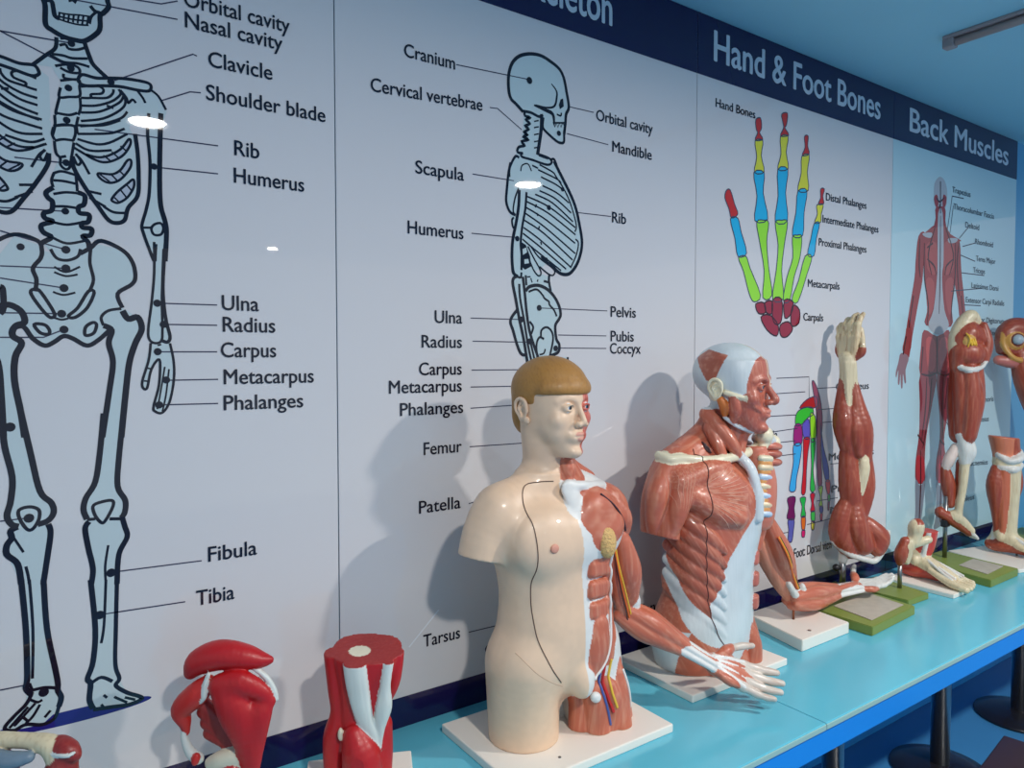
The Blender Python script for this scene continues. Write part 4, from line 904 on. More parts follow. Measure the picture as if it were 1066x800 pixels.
    # mammary gland
    S = Clay((.03, -.15, .39), (.12, -.05, .5), .0016)
    S.ell((.068, -.1, .438), (.027, .018, .038), (0, -14, 20), col='g', k=0)
    gl = S.mesh('mammary_gland', vmat('gland paint', .6, bumpscale=500, bump=.9), t, palette(g=dict(rgb=srgb(224, 186, 118), rgb2=srgb(176, 112, 80), dir=(0, 1, 0), freq=420., amp=1.2, bump=.004)), 1); gl.location = up
    # groin vessels and bright lines
    for nm_, col, pts, r in (('artery', 'red', [(.07, 0, .16), (.068, 0, .12), (.074, 0, .085), (.085, 0, .05)], .0038), ('vein', 'blue', [(.058, 0, .14), (.06, 0, .1), (.072, 0, .05), (.08, 0, .02)], .003), ('nerve', 'yellow', [(.09, 0, .165), (.083, 0, .12), (.084, 0, .09), (.092, 0, .06)], .003),
                        ('fascia_edge', 'tendon', [(.094, 0, .41), (.098, 0, .34), (.1, 0, .26), (.09, 0, .205), (.066, 0, .165), (.034, 0, .135)], .0032), ('tendon_strip', 'tendon', [(.13, 0, .13), (.14, 0, .08), (.155, 0, .01)], .003)):
        o = drape(nm_, body, pts, (0, 1, 0), r, mat(nm_+' paint', PAL[col], .4), t, .001)
        if o: o.location = up
    S = Clay((.0, -.14, .06), (.09, -.04, .13), .002)
    S.ell((.04, -.096, .092), (.014, .011, .012), (0, 30, 0), col='tendon', k=0)
    o = S.mesh('lymph_node', M_MUS, t, palette(), 1); o.location = up
    bm = bmesh.new(); lathe(bm, [(0, .0212), (.003, .0212), (.004, .0195)], 12, (-.075, -.112, 0)); obj('screw', bm, M_STEEL, t)
    # left arm, all muscle, hanging with the open hand held forward
    S = Clay((.12, -.26, -.02), (.56, .06, .53), .0026*HQ)
    E_, Wr, Ft = np.array((.205, -.02, .225)), np.array((.385, -.125, .098)), np.array((.525, -.205, .02))
    S.chain([(.168, .0, .48, .02), (.187, -.006, .36, .022), (*E_, .024)], col='tendon', k=.003)
    S.chain([(.155, -.035, .455, .013), (.172, -.042, .4, .025), (.188, -.045, .34, .031), (.2, -.04, .285, .021), (.206, -.035, .25, .01)], col=m(d=(.08, 0, -1)), k=.003)     # biceps
    S.chain([(.145, -.03, .42, .013), (.152, -.03, .36, .018), (.17, -.03, .29, .02), (.188, -.03, .24, .016)], col=m(d=(.1, 0, -1)), k=.003)
    S.chain([(.172, .02, .45, .02), (.185, .022, .38, .03), (.198, .016, .3, .028), (.206, .005, .24, .014)], col=m(d=(.05, 0, -1)), k=.003)     # triceps
    S.chain([(.15, .01, .43, .018), (.158, .012, .36, .025), (.18, .006, .27, .018)], col=m(d=(.05, 0, -1)), k=.003)
    S.ell((.214, -.042, .258), (.014, .012, .022), col='tendon', k=.004)
    f = unit(Wr-E_)
    def along(a, n1, n2, r):
        u1 = unit(np.cross(f, (0, 0, 1))); u2 = np.cross(u1, f); return (*(E_+(Wr-E_)*a+u1*n1+u2*n2), r)
    for n1, n2, r in ((.018, .012, .024), (-.018, .014, .023), (.0, .022, .02), (.022, -.012, .022), (-.022, -.008, .022), (0, -.02, .022)):
        S.chain([along(-.08, n1*.7, n2*.7, r*.7), along(.2, n1, n2, r), along(.42, n1*.85, n2*.85, r*.85), along(.68, n1*.75, n2*.7, r*.5)], col=m(d=tuple(f)), k=.003)
        for q in (-.25, .25):
            S.chain([along(.55, n1*.75+q*.012, n2*.65, r*.42), along(.8, n1*.8+q*.02, n2*.55, .0075), along(1.02, n1*.8+q*.025, n2*.5, .0065)], col='tendon', k=.002)
    S.chain([along(.5, 0, 0, .024), along(.8, 0, 0, .02), along(1.03, 0, 0, .02)], col=m(d=tuple(f)), k=.003, flat=((0, 0, 1), 1.1))
    pn = unit(np.array((-.45, -.35, .8)))
    hand(S, Wr, Ft-Wr, pn, .2, 'finger', m(d=tuple(unit(Ft-Wr))), curl=.13, spread=1.0, side=-1, thumb=.5)
    D_ = unit(Ft-Wr); N_ = unit(pn-np.dot(pn, D_)*D_); T_ = -np.cross(D_, N_)
    S.chain([(*(Wr+D_*.015), .028), (*(Wr+D_*.06+N_*.002), .036), (*(Wr+D_*.1), .03)], col=m(d=tuple(D_)), k=.006, flat=(tuple(N_), 2.0))
    for q in (-.5, -.17, .17, .5):
        S.chain([(*(Wr+N_*.014+T_*q*.02), .004), (*(Wr+D_*.05+N_*.017+T_*q*.045), .0036), (*(Wr+D_*.092+N_*.012+T_*q*.066), .0045)], col='tendon', k=.002)
    arm = S.mesh('muscle_arm', M_MUS, t, palette(finger=dict(rgb=srgb(206, 196, 184), rgb2=srgb(190, 150, 130), dir=(1, -.6, -.5))), 2); arm.location = up
    for nm_, col, o1, r in (('arm_nerve', 'yellow', 0, .0028), ('arm_artery', 'orange', .007, .0026), ('arm_vein', 'dark', .013, .002)):
        bm = bmesh.new(); tube(bm, smooth_pts([(.138-o1*.6, -.05+o1*.3, .42), (.145-o1*.5, -.054, .37), (.166-o1, -.056, .3), (.19-o1, -.05, .24), (.2-o1, -.045, .215)], 6), r*.75, 8); x = obj(nm_, bm, mat(nm_+' paint', PAL[col], .4), t, True); x.location = up
    bm = bmesh.new(); tube(bm, smooth_pts([(.06, -.088, .545), (.1, -.088, .515), (.135, -.08, .478), (.155, -.068, .445)], 6), .0024, 8); x = obj('cephalic_vein', bm, mat('dark vein paint', srgb(60, 34, 44), .4), t, True); x.location = up
build_boy()
# ------------------------------------------------------------------ adult muscle torso
def build_adult():
    t = empty('torso_model', (1.62, -.18, TZ), 'adult muscle torso anatomy model with bare white skull cap and red face, on white plate', 'anatomy model')
    base_plate(t, (-.232, -.14), (.163, .145))
    up = (0, 0, .02); m = mus
    WT = dict(rgb=srgb(206, 214, 216), rgb2=srgb(190, 202, 206), freq=200., amp=.6)
    BN = srgb(228, 220, 190)
    S = Clay((-.27, -.18, -.004), (.24, .16, .91), .0027*HQ)
    # right arm stump
    S.chain([(-.15, .004, .54, .05), (-.186, .01, .495, .05), (-.2, .018, .43, .044), (-.2, .018, .33, .04)], col=m(fan=(-.17, 0, .62)), k=.004)
    S.chain([(-.162, -.036, .53, .026), (-.183, -.048, .47, .03), (-.2, -.04, .4, .02), (-.21, -.02, .36, .012)], col=m(fan=(-.16, 0, .62)), k=.003)
    S.chain([(-.188, .0, .54, .028), (-.222, -.008, .49, .032), (-.23, -.004, .42, .024), (-.228, -.0, .37, .012)], col=m(fan=(-.19, 0, .62)), k=.003)
    S.chain([(-.19, -.02, .45, .03), (-.198, -.02, .4, .034), (-.2, -.02, .33, .03)], col=m(d=(-.1, 0, -1)), k=.003)
    S.cut((-.206, 0, .372), (-.28, 0, -1), m(rgb=srgb(190, 100, 84)))
    S.loft([(-.01, -.035, 0, .14, .1, .1), (.05, -.035, 0, .155, .108, .112), (.1, -.03, 0, .16, .108, .112), (.15, -.024, 0, .156, .106, .1), (.2, -.014, 0, .143, .104, .09), (.27, -.004, 0, .136, .104, .086), (.34, .006, 0, .147, .108, .09), (.41, .012, 0, .163, .114, .096), (.47, .014, 0, .172, .116, .098), (.52, .012, .003, .17, .098, .094), (.56, .01, .01, .125, .07, .075), (.595, .01, .014, .07, .055, .058)], col=m(d=(.7, -.2, -.8)), k=.02, n=2.3)
    for s in (-1, 1):
        S.chain([(.01+s*.03, .025, .6, .045), (.01+s*.1, .02, .57, .048), (.012+s*.16, .01, .535, .055)], col=m(d=(s*.9, .1, -.3)), k=.03)
        S.chain([(.022+s*.01, .022, .665, .026), (.012+s*.05, .028, .612, .03), (.01+s*.15, .015, .572, .03)], col=m(d=(s*.5, .1, -1)), k=.025)     # trapezius
    # neck
    S.chain([(.012, .012, .56, .056), (.02, .006, .63, .045), (.034, -.006, .69, .042)], col=m(d=(.1, 0, 1)), k=.02)
    S.chain([(.018, -.03, .59, .03), (.03, -.038, .64, .03), (.045, -.05, .67, .03)], col=m(d=(.1, -.1, 1)), k=.006)
    # pectoral fan
    fp = (-.165, -.03, .5)
    S.ell((-.055, -.078, .475), (.082, .04, .075), (0, 18, -14), col=m(fan=fp, freq=300., amp=1.3), k=.014)
    S.chain([(-.02, -.098, .42, .034), (-.08, -.085, .44, .036), (-.16, -.045, .495, .03)], col=m(fan=fp, freq=300., amp=1.3), k=.012)
    S.chain([(-.03, -.07, .55, .02), (-.09, -.06, .545, .03), (-.17, -.04, .52, .035)], col=m(fan=fp, freq=300., amp=1.3), k=.012)
    # serratus and oblique bands
    for i in range(7):
        z = .43-.038*i
        S.chain([(-.15, .02, z+.02, .018), (-.14, -.045, z-.02, .022), (-.1, -.085, z-.065, .02), (-.065+.008*i*0, -.1, z-.1, .009)], col=m(d=(.55, -.3, -.8), rgb=srgb(172, 90, 68)), k=.003, flat=((-.6, -.8, 0), 1.25))
    S.chain([(-.13, .02, .24, .034), (-.13, -.04, .2, .03), (-.11, -.07, .17, .016)], col=m(d=(.4, -.4, -.8)), k=.005)
    # white front sheet, hip fascia
    XZ = lambda poly: (lambda P: (P[:, 1] < .0) & inpoly(P[:, 0], P[:, 2], poly))
    S.paint_if(XZ([(.03, .57), (.05, .53), (.055, .47), (.04, .41), (.0, .37), (-.045, .31), (-.075, .25), (-.115, .19), (-.1, .13), (-.06, .06), (-.03, .03), (.03, .02), (.075, .08), (.1, .15), (.1, .24), (.11, .33), (.105, .42), (.085, .5), (.06, .57)]), WT)
    S.paint_if(lambda P: (P[:, 0] < -.06) & (np.abs(P[:, 2]-.25-1.35*P[:, 1]) < .034), WT)
    S.paint_if(lambda P: (P[:, 0] < -.09) & (P[:, 2] < .12) & (P[:, 2]*.35+P[:, 1] > -.028), WT)
    # rectus blocks showing past the sheet on the left, thigh roots
    for z in (.285, .225, .16):
        S.box((.088, -.075, z), (.022, .018, .02), (0, 6, 30), rnd=.009, col=m(d=(0, 0, 1), rgb=srgb(190, 104, 90)), k=.003)
    for pts in ([(-.09, -.07, .09, .02), (-.085, -.085, .04, .026), (-.085, -.085, -.01, .028)], [(-.045, -.075, .07, .016), (-.045, -.09, .03, .024), (-.045, -.09, -.01, .026)], [(.06, -.08, .1, .016), (.07, -.09, .05, .026), (.07, -.09, -.01, .028)], [(.1, -.05, .1, .02), (.112, -.055, .04, .026), (.112, -.055, -.01, .028)], [(.02, -.08, .05, .02), (.02, -.085, .02, .026), (.02, -.085, -.01, .026)]):
        S.chain(pts, col=m(d=(.1, 0, 1)), k=.003)
    S.chain([(-.065, -.1, .09, .005), (-.066, -.113, .04, .006), (-.068, -.116, 0, .006)], col=WT, k=.002)
    # breast bone, collar bones
    S.chain([(.03, -.075, .575, .014), (.045, -.1, .54, .016), (.056, -.115, .47, .015), (.062, -.112, .41, .018)], col=WT, k=.006, flat=((0, 1, 0), 1.5))
    S.chain([(.02, -.068, .575, .013), (-.04, -.066, .572, .013), (-.1, -.052, .574, .011), (-.15, -.036, .58, .011), (-.188, -.012, .578, .012), (-.186, .025, .585, .012)], col=BN, k=.005)
    S.chain([(.05, -.068, .578, .014), (.09, -.066, .588, .012), (.14, -.05, .6, .012)], col=BN, k=.004)
    # neck cords
    S.chain([(.022, -.074, .578, .01), (.002, -.068, .61, .019), (-.016, -.042, .65, .022), (-.026, -.004, .69, .022)], col=m(d=(-.2, .4, 1)), k=.003)
    S.chain([(-.025, -.06, .578, .012), (-.03, -.046, .61, .017), (-.03, -.018, .655, .018)], col=m(d=(0, .3, 1)), k=.003)
    S.chain([(.04, -.066, .58, .012), (.05, -.06, .62, .018), (.055, -.075, .66, .016)], col=m(d=(0, -.2, 1)), k=.003)
    S.chain([(.06, -.06, .6, .007), (.066, -.062, .64, .008), (.06, -.09, .665, .006)], col=WT, k=.002)
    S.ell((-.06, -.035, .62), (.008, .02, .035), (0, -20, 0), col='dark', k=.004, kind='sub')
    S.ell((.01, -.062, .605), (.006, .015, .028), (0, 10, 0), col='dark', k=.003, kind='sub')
    # head
    M = rotm(az=22); ho = np.array((.05, -.03, .765)); H = .25
    FM = dict(rgb=srgb(180, 94, 74), rgb2=srgb(210, 142, 118), dir=(0, .3, 1), freq=260.)
    eyes = head(S, M, ho, H, FM, lipcol=dict(rgb=srgb(206, 130, 112)))
    S.frame(M, ho, H)
    S.paint_if(lambda P: (P[:, 2] > -.24) & (P[:, 1] > -.235-.25*(P[:, 2] > .05)*(P[:, 2]-.05)) & (P[:, 2] > -.1-.75*(P[:, 1]+.16)*(P[:, 1] < .1)-.3*(P[:, 1] >= .1)) | (P[:, 2] > .37), WT)
    S.paint_if(lambda P: (np.abs(P[:, 0]) > .15) & inpoly(P[:, 1], P[:, 2], [(.36, .34), (.22, .43), (-.03, .36), (.1, .07), (.2, .08)]), m(fan=(.05, .0, .76), rgb=srgb(172, 92, 70)))
    S.paint_if(lambda P: (P[:, 0] > -.02) & (P[:, 0] < .02) & (P[:, 2] > .02) & (P[:, 1] < -.1), dict(rgb=srgb(222, 196, 168)))
    for s in (-1, 1):
        S.chain([(s*.33, -.02, -.05, .03), (s*.315, -.12, -.08, .028), (s*.26, -.23, -.11, .03)], col=BN, k=.012*H)
        S.chain([(s*.24, -.25, -.12, .03), (s*.2, -.3, -.2, .028), (s*.12, -.35, -.26, .02)], col=FM, k=.006*H)
        S.chain([(s*.3, -.1, -.1, .05), (s*.275, -.11, -.22, .07), (s*.24, -.08, -.36, .04)], col=FM, k=.008*H)
        S.chain([(s*.335, .03, -.13, .045), (s*.31, .0, -.2, .055), (s*.29, .0, -.28, .035)], col=dict(rgb=srgb(206, 116, 50)), k=.01*H)
        S.chain([(s*.29, .0, -.32, .022), (s*.22, -.12, -.42, .022), (s*.1, -.25, -.48, .02)], col=WT, k=.01*H)
    S.frame()
    for s in (-1, 1): ear(t, M, ho, H, s, BN, up, M_MUS)
    S.cut((0, 0, 0), (0, 0, -1), 'tendon')
    body = S.mesh('body', M_MUS, t, palette(), 2); body.location = up
    fw_ = M@np.array((0, -1, 0))
    for e in eyes: ball('eye', t, Vector(e)+Vector(up), .062*H, EYE, Vector(fw_))
    dk = mat('seam brown', srgb(80, 44, 40), .6)
    for pts in ([(-.1, 0, .6), (-.115, 0, .55), (-.12, 0, .45), (-.122, 0, .35), (-.12, 0, .25), (-.112, 0, .17), (-.085, 0, .1), (-.04, 0, .05)],):
        o = drape('seam_line', body, pts, (0, 1, 0), .0012, dk, t, n=16); o.location = up
    # fine pale fibres of the chest and shoulder muscles
    bm = bmesh.new()
    for i in range(15):
        a = math.radians(34-6.2*i); r0, r1 = .05+.02*(i % 3), .15+.012*((i*7) % 4)
        q = drape_pts(body, [(-.165+r*math.cos(a)*1.05, 0, .495+r*math.sin(a)*.75) for r in (r0, (r0+r1)/2, r1)], (0, 1, 0), .0002, 8)
        if len(q) > 3: tube(bm, q, [.0009*math.sin(PI*(k+.5)/len(q)) for k in range(len(q))], 6)
    for i in range(7):
        q = drape_pts(body, [(-.15-.011*i, 0, .565-.004*i), (-.165-.009*i, 0, .51), (-.18-.006*i, 0, .44+.004*i)], (0, 1, 0), .0002, 8)
        if len(q) > 3: tube(bm, q, [.0007*math.sin(PI*(k+.5)/len(q)) for k in range(len(q))], 6)
    o = obj('muscle_fibres', bm, mat('pale fibre paint', srgb(222, 170, 146), .4), t, True); o.location = up; o['kind'] = 'stuff'
    # opened left chest: ribs with bands between
    S = Clay((.07, -.15, .36), (.21, .0, .6), .0026)
    S.chain([(.105, -.07, .585, .03), (.122, -.07, .5, .046), (.124, -.066, .4, .044), (.118, -.06, .37, .03)], col=dict(rgb=srgb(206, 120, 96)), k=.0)
    for i in range(7):
        z = .57-.026*i
        S.chain([(.085, -.1, z, .008), (.118, -.106, z-.004, .0085), (.15, -.08, z-.012, .0085), (.16, -.05, z-.018, .007)], col=[dict(rgb=srgb(186, 206, 226)), dict(rgb=srgb(226, 206, 170))][i % 2] if i else BN, k=.001)
        if i < 6: S.chain([(.09, -.098, z-.013, .008), (.118, -.104, z-.017, .008), (.15, -.076, z-.025, .008)], col=dict(rgb=srgb(226, 158, 92)), k=.001)
    o = S.mesh('rib_cage', M_MUS, t, palette(), 1); o.location = up
    # dissected left shoulder: bone knuckle and layered cut muscles
    S = Clay((.08, -.14, .48), (.3, .04, .68), .0028)
    S.ell((.135, -.075, .628), (.03, .024, .026), (0, 0, 20), col=BN, k=0); S.ell((.165, -.05, .612), (.045, .03, .022), (0, 14, 10), col=WT, k=.01)
    S.chain([(.1, -.075, .565, .012), (.13, -.075, .6, .014), (.165, -.06, .61, .016)], col=BN, k=.006)
    S.ell((.208, -.05, .6), (.02, .024, .024), col=BN, k=.008)
    o = S.mesh('shoulder_bone', M_MUS, t, palette(), 2); o.location = up
    for i, (z, w_, c) in enumerate(((.592, .03, (196, 110, 90)), (.57, .036, (176, 92, 74)), (.546, .032, (188, 104, 84)))):
        S = Clay((.1, -.14, z-.03), (.28, .05, z+.04), .0026)
        S.chain([(.15, -.06, z+.004, .013), (.19, -.07, z, .015), (.222, -.06, z-.004, .012)], col=m(d=(1, 0, 0), rgb=srgb(*c)), k=0, flat=((0, 0, 1), 1.25))
        o = S.mesh('cut_muscle', M_MUS, t, palette(), 1); o.location = up
    S = Clay((.1, -.1, .28), (.24, .05, .57), .003)
    S.chain([(.165, -.05, .55, .012), (.172, -.05, .48, .02), (.165, -.05, .4, .022), (.14, -.05, .3, .014)], col=m(d=(0, 0, 1)), k=0)
    o = S.mesh('side_muscle', M_MUS, t, palette(), 2); o.location = up
build_adult()
# ------------------------------------------------------------------ the smaller models along the counter
GREEN = mat('green painted wood', srgb(126, 140, 62), .45, noise=(9, .08))
LABEL = mat('worn grey label', srgb(180, 172, 158), .55, noise=(40, .18))
DRK = dict(rgb=srgb(152, 64, 42), rgb2=srgb(188, 110, 82))
def md(d=None, **k): return mus(d, **{**DRK, **k})
CRM = dict(rgb=srgb(216, 202, 168), rgb2=srgb(184, 160, 124), freq=300.)
WHT = dict(rgb=srgb(214, 214, 208), rgb2=srgb(196, 190, 178), freq=240.)
def rod(parent, x, y, z0, z1, r=.004, name='rod', m=None):
    bm = bmesh.new(); lathe(bm, [(0, z0), (r, z0), (r, z1), (0, z1)], 16, (x, y, 0)); return obj(name, bm, m or M_STEEL, parent, True)
def clay_px(k, lo, hi, h):
    """clay whose shapes are given in units of k metres"""
    S = Clay(np.array(lo, float)*k, np.array(hi, float)*k, h); S.frame(None, (0, 0, 0), k); S.kk = k; return S
def plate_poly(name, parent, pts, z0, z1, m, bev=.002):
    bm = bmesh.new(); a = [bm.verts.new((x, y, z0)) for x, y in pts]; f = bm.faces.new(a)
    g = bmesh.ops.extrude_face_region(bm, geom=[f]); bmesh.ops.translate(bm, vec=(0, 0, z1-z0), verts=[v for v in g['geom'] if isinstance(v, bmesh.types.BMVert)])
    bmesh.ops.recalc_face_normals(bm, faces=bm.faces[:]); bmesh.ops.bevel(bm, geom=bm.edges[:], offset=bev, segments=2, affect='EDGES')
    return obj(name, bm, m, parent)
RZ = -YAW

def build_rod_arm():
    """muscle arm lying palm up on its rod and white block"""
    t = empty('arm_model', (2.03, -.173, TZ), 'muscle arm model held palm up by a rod on thick white block', 'anatomy model')
    plate_poly('base_block', t, [(-.075, .12), (-.131, -.117), (.122, -.115), (.148, .12)], 0, .035, M_WHITE)
    rod(t, 0, 0, .035, .1, .004, m=mat('copper rod', srgb(150, 100, 80), .35, metal=1))
    bm = bmesh.new(); lathe(bm, [(0, .0345), (.005, .0345), (.005, .037), (0, .0375)], 14, (-.045, -.085, 0)); obj('screw', bm, M_STEEL, t)
    S = Clay((-.21, -.09, .0), (.66, .16, .46), .003*HQ); m = mus
    E_ = np.array((.01, .0, .1)); Wr = np.array((.355, .0, .072)); Ft = np.array((.53, -.03, .062))
    S.chain([(-.15, .05, .4, .02), (-.08, .03, .27, .022), (*E_, .024)], col='tendon', k=.003)
    S.chain([(-.15, .03, .42, .016), (-.105, .01, .33, .028), (-.065, .0, .25, .036), (-.02, .0, .165, .022), (.0, -.006, .13, .01)], col=m(d=(.5, 0, -1)), k=.003)
    S.chain([(-.13, .06, .42, .02), (-.07, .05, .31, .034), (-.01, .04, .2, .03), (.02, .02, .13, .016)], col=m(d=(.5, 0, -1)), k=.003)
    S.chain([(-.17, .05, .38, .018), (-.12, .035, .27, .026), (-.06, .02, .17, .024), (-.02, .01, .11, .014)], col=m(d=(.5, 0, -1), rgb=srgb(196, 120, 92)), k=.003)
    S.chain([(-.045, -.012, .16, .008), (-.01, -.018, .11, .012), (.012, -.01, .085, .012)], col=WHT, k=.004)
    S.ell((.022, -.015, .13), (.012, .012, .022), col=WHT, k=.004)
    f = unit(Wr-E_); u1 = unit(np.cross(f, (0, 0, 1))); u2 = np.cross(u1, f)
    al = lambda a, n1, n2, r: (*(E_+(Wr-E_)*a+u1*n1+u2*n2), r)
    for n1, n2, r in ((.02, .014, .026), (-.02, .016, .024), (.0, .026, .02), (.024, -.014, .024), (-.024, -.01, .024), (0, -.024, .024)):
        S.chain([al(-.06, n1*.7, n2*.7, r*.7), al(.18, n1, n2, r), al(.4, n1*.85, n2*.85, r*.85), al(.66, n1*.7, n2*.65, r*.45)], col=m(d=tuple(f)), k=.003)
        for q in (-.25, .25): S.chain([al(.52, n1*.7+q*.012, n2*.6, r*.4), al(.8, n1*.75+q*.02, n2*.5, .0075), al(1.02, n1*.75+q*.025, n2*.45, .0068)], col='tendon', k=.002)
    S.chain([al(.5, 0, 0, .024), al(.8, 0, 0, .02), al(1.03, 0, 0, .02)], col=m(d=tuple(f)), k=.003)
    S.chain([al(.5, .02, .012, .008), al(.75, .018, .018, .008), al(.98, .01, .018, .006)], col=m(d=tuple(f)), k=.002)
    hand(S, Wr, Ft-Wr, (.1, -.3, .9), .19, WHT, m(d=tuple(unit(Ft-Wr))), curl=.18, spread=.5, side=-1, thumb=.75)
    o = S.mesh('muscle_arm', M_MUS, t, palette(), 2)
    for nm_, col, dx, r in (('artery', 'orange', 0, .0032), ('nerve', 'yellow', .006, .0018), ('vein', 'dark', .011, .0014)):
        bm = bmesh.new(); tube(bm, smooth_pts([(-.118+dx, -.022, .32), (-.088+dx, -.036, .26), (-.045+dx, -.026, .19), (-.012+dx, -.022, .14)], 6), r, 8); obj(nm_, bm, mat(nm_+' cord paint', PAL[col], .4), t, True)
build_rod_arm()

HC = dict(rgb=srgb(214, 194, 156), rgb2=srgb(150, 96, 62), dir=(0, 0, 1), freq=190., amp=1.3)
def build_raised_arm():
    bx, by = 2.44, -.095
    t = empty('arm_model', (bx, by, TZ), 'dark red muscle arm model raised straight up with hand on top, on labelled green block', 'anatomy model')
    plate_poly('base_block', t, [(2.19-bx, -.02-by), (2.185-bx, -.345-by), (2.49-bx, -.325-by), (2.52-bx, -.02-by)], 0, .03, GREEN)
    plate_poly('label_plate', t, [(2.26-bx, -.17-by), (2.235-bx, -.315-by), (2.465-bx, -.3-by), (2.485-bx, -.16-by)], .03, .0325, LABEL, .0008)
    k = .00347; A0 = np.array((0, 0, .03))
    S = clay_px(k, (-22, -30, 8), (60, 34, 305), .0034*HQ)
    d = (.05, 0, 1)
    for pts, c in (([(0, 0, 222, 5.5), (-2, 0, 198, 8), (-1, -3, 172, 12), (5, -3, 143, 8.5)], md(d)), ([(5, -3, 222, 4), (9, -5, 192, 8.5), (13, -6, 168, 12), (18, -4, 140, 8)], md(d)), ([(4, 4, 212, 5), (8, 6, 172, 11), (11, 5, 140, 9)], md(d)), ([(4, -8, 190, 4), (6, -11, 168, 8), (10, -9, 145, 6)], md(d)),
                   ([(3, -2, 142, 9), (6, -3, 110, 12), (9, -2, 78, 9)], md(d)), ([(20, -2, 140, 7), (21, -3, 108, 9), (13, -2, 75, 9)], md(d)), ([(12, 5, 142, 10), (14, 6, 108, 12), (12, 5, 75, 10)], md(d))):
        S.chain(pts, col=c, k=.8)
    S.chain([(14, -8, 152, 2), (15, -12, 130, 5.5), (12, -12, 104, 3)], col=CRM, k=.8, flat=((0, 1, 0), 1.5))
    for x0, x1 in ((-3, -4), (0, -1), (3, 2), (6, 5)): S.chain([(x0+4, -9, 180, 1.6), (x0+2, -7.5, 197, 2.2), (x0+1, -6.5, 218, 2), (x1+1, -6, 236, 2)], col=CRM, k=.6)
    S.chain([(2, 0, 205, 8), (2, 0, 228, 8), (1, 0, 240, 8)], col=CRM, k=2)
    S.chain([(11, -6, 205, 2), (15, -7, 178, 2.4), (16, -8, 168, 1.5)], col=CRM, k=.6)
    # shoulder muscles and their white rim
    for pts, c in (([(5, -4, 102, 5), (-3, -4, 80, 10), (-3, -3, 58, 12), (8, -3, 42, 8)], md((-.2, 0, -1))), ([(8, -8, 94, 5), (9, -8, 70, 12), (18, -6, 50, 11)], md((.2, 0, -1))), ([(18, 1, 76, 5), (28, -1, 66, 9), (36, -3, 56, 10), (33, -4, 45, 8)], md((.8, 0, -.6))), ([(20, 7, 66, 9), (34, 7, 56, 10), (12, 7, 52, 11)], md((.8, 0, -.3)))):
        S.chain(pts, col=c, k=1.2)
    S.chain([(-12, -5, 52, 2.2), (2, -9, 41, 2.8), (20, -9, 35, 3), (31, -7, 34, 3), (41, -5, 48, 2.8), (45, -3, 62, 2.4)], col=WHT, k=1.5)
    S.chain([(0, 0, 32, 4.5), (2, 0, 42, 6)], col=WHT, k=2)
    hand(S, (1, 0, 234), (-.03, 0, 1), (.75, .6, 0), 60, HC, md(d), curl=.36, spread=.95, side=-1, thumb=-.12, k=.6, joint=HC)
    S.ell((11, 2, 250), (6, 6, 12), col=md(d), k=1.0)
    o = S.mesh('muscle_arm', M_MUS, t, palette(), 2); o.location = A0; o.rotation_euler = (0, 0, RZ)
    rod(t, 0, 0, .03, .16, .011)
    bm = bmesh.new(); bmesh.ops.create_uvsphere(bm, u_segments=18, v_segments=12, radius=.013); bmesh.ops.translate(bm, vec=(-.024, .01, .115), verts=bm.verts[:]); tube(bm, [(-.02, .008, .115), (-.004, .0, .115)], .005, 10)
    obj('clamp_knob', bm, mat('black plastic', srgb(22, 22, 24), .35), t, True)
build_raised_arm()

def build_joint():
    bx, by = 2.665, -.185
    t = empty('joint_model', (bx, by, TZ), 'small cream bone and red muscle joint model on green block between raised arm and foot', 'anatomy model')
    plate_poly('base_block', t, [(2.535-bx, -.06-by), (2.552-bx, -.272-by), (2.692-bx, -.275-by), (2.735-bx, -.06-by)], 0, .022, GREEN)
    k = .00352; S = clay_px(k, (-14, -16, 18), (44, 16, 82), .0024)
    S.chain([(0, 0, 27, 4), (1, 0, 36, 6.8), (5, 0, 49, 5)], col=md((0, 0, 1)), k=.5)
    S.chain([(6, -2, 28, 3), (8, -3, 40, 3.4), (9, -2, 50, 3)], col=CRM, k=.8)
    S.chain([(6, 0, 44, 6), (13, 0, 50, 6.5), (16, 0, 60, 7)], col=CRM, k=2)
    S.ell((16, 0, 64), (7.5, 8, 9.5), (0, 24, 0), col=CRM, k=2)
    S.chain([(14, 0, 48, 6), (22, 0, 49, 4.6), (29, 0, 51, 4)], col=CRM, k=1.5)
    S.paint_if(lambda P: (P[:, 2] > 68) & (P[:, 0] > 14), md((0, 0, 1)))
    o = S.mesh('joint', M_MUS, t, palette(), 2); o.location = (0, 0, .022); o.rotation_euler = (0, 0, RZ)
    rod(t, 0, 0, .022, .115, .0075)
build_joint()

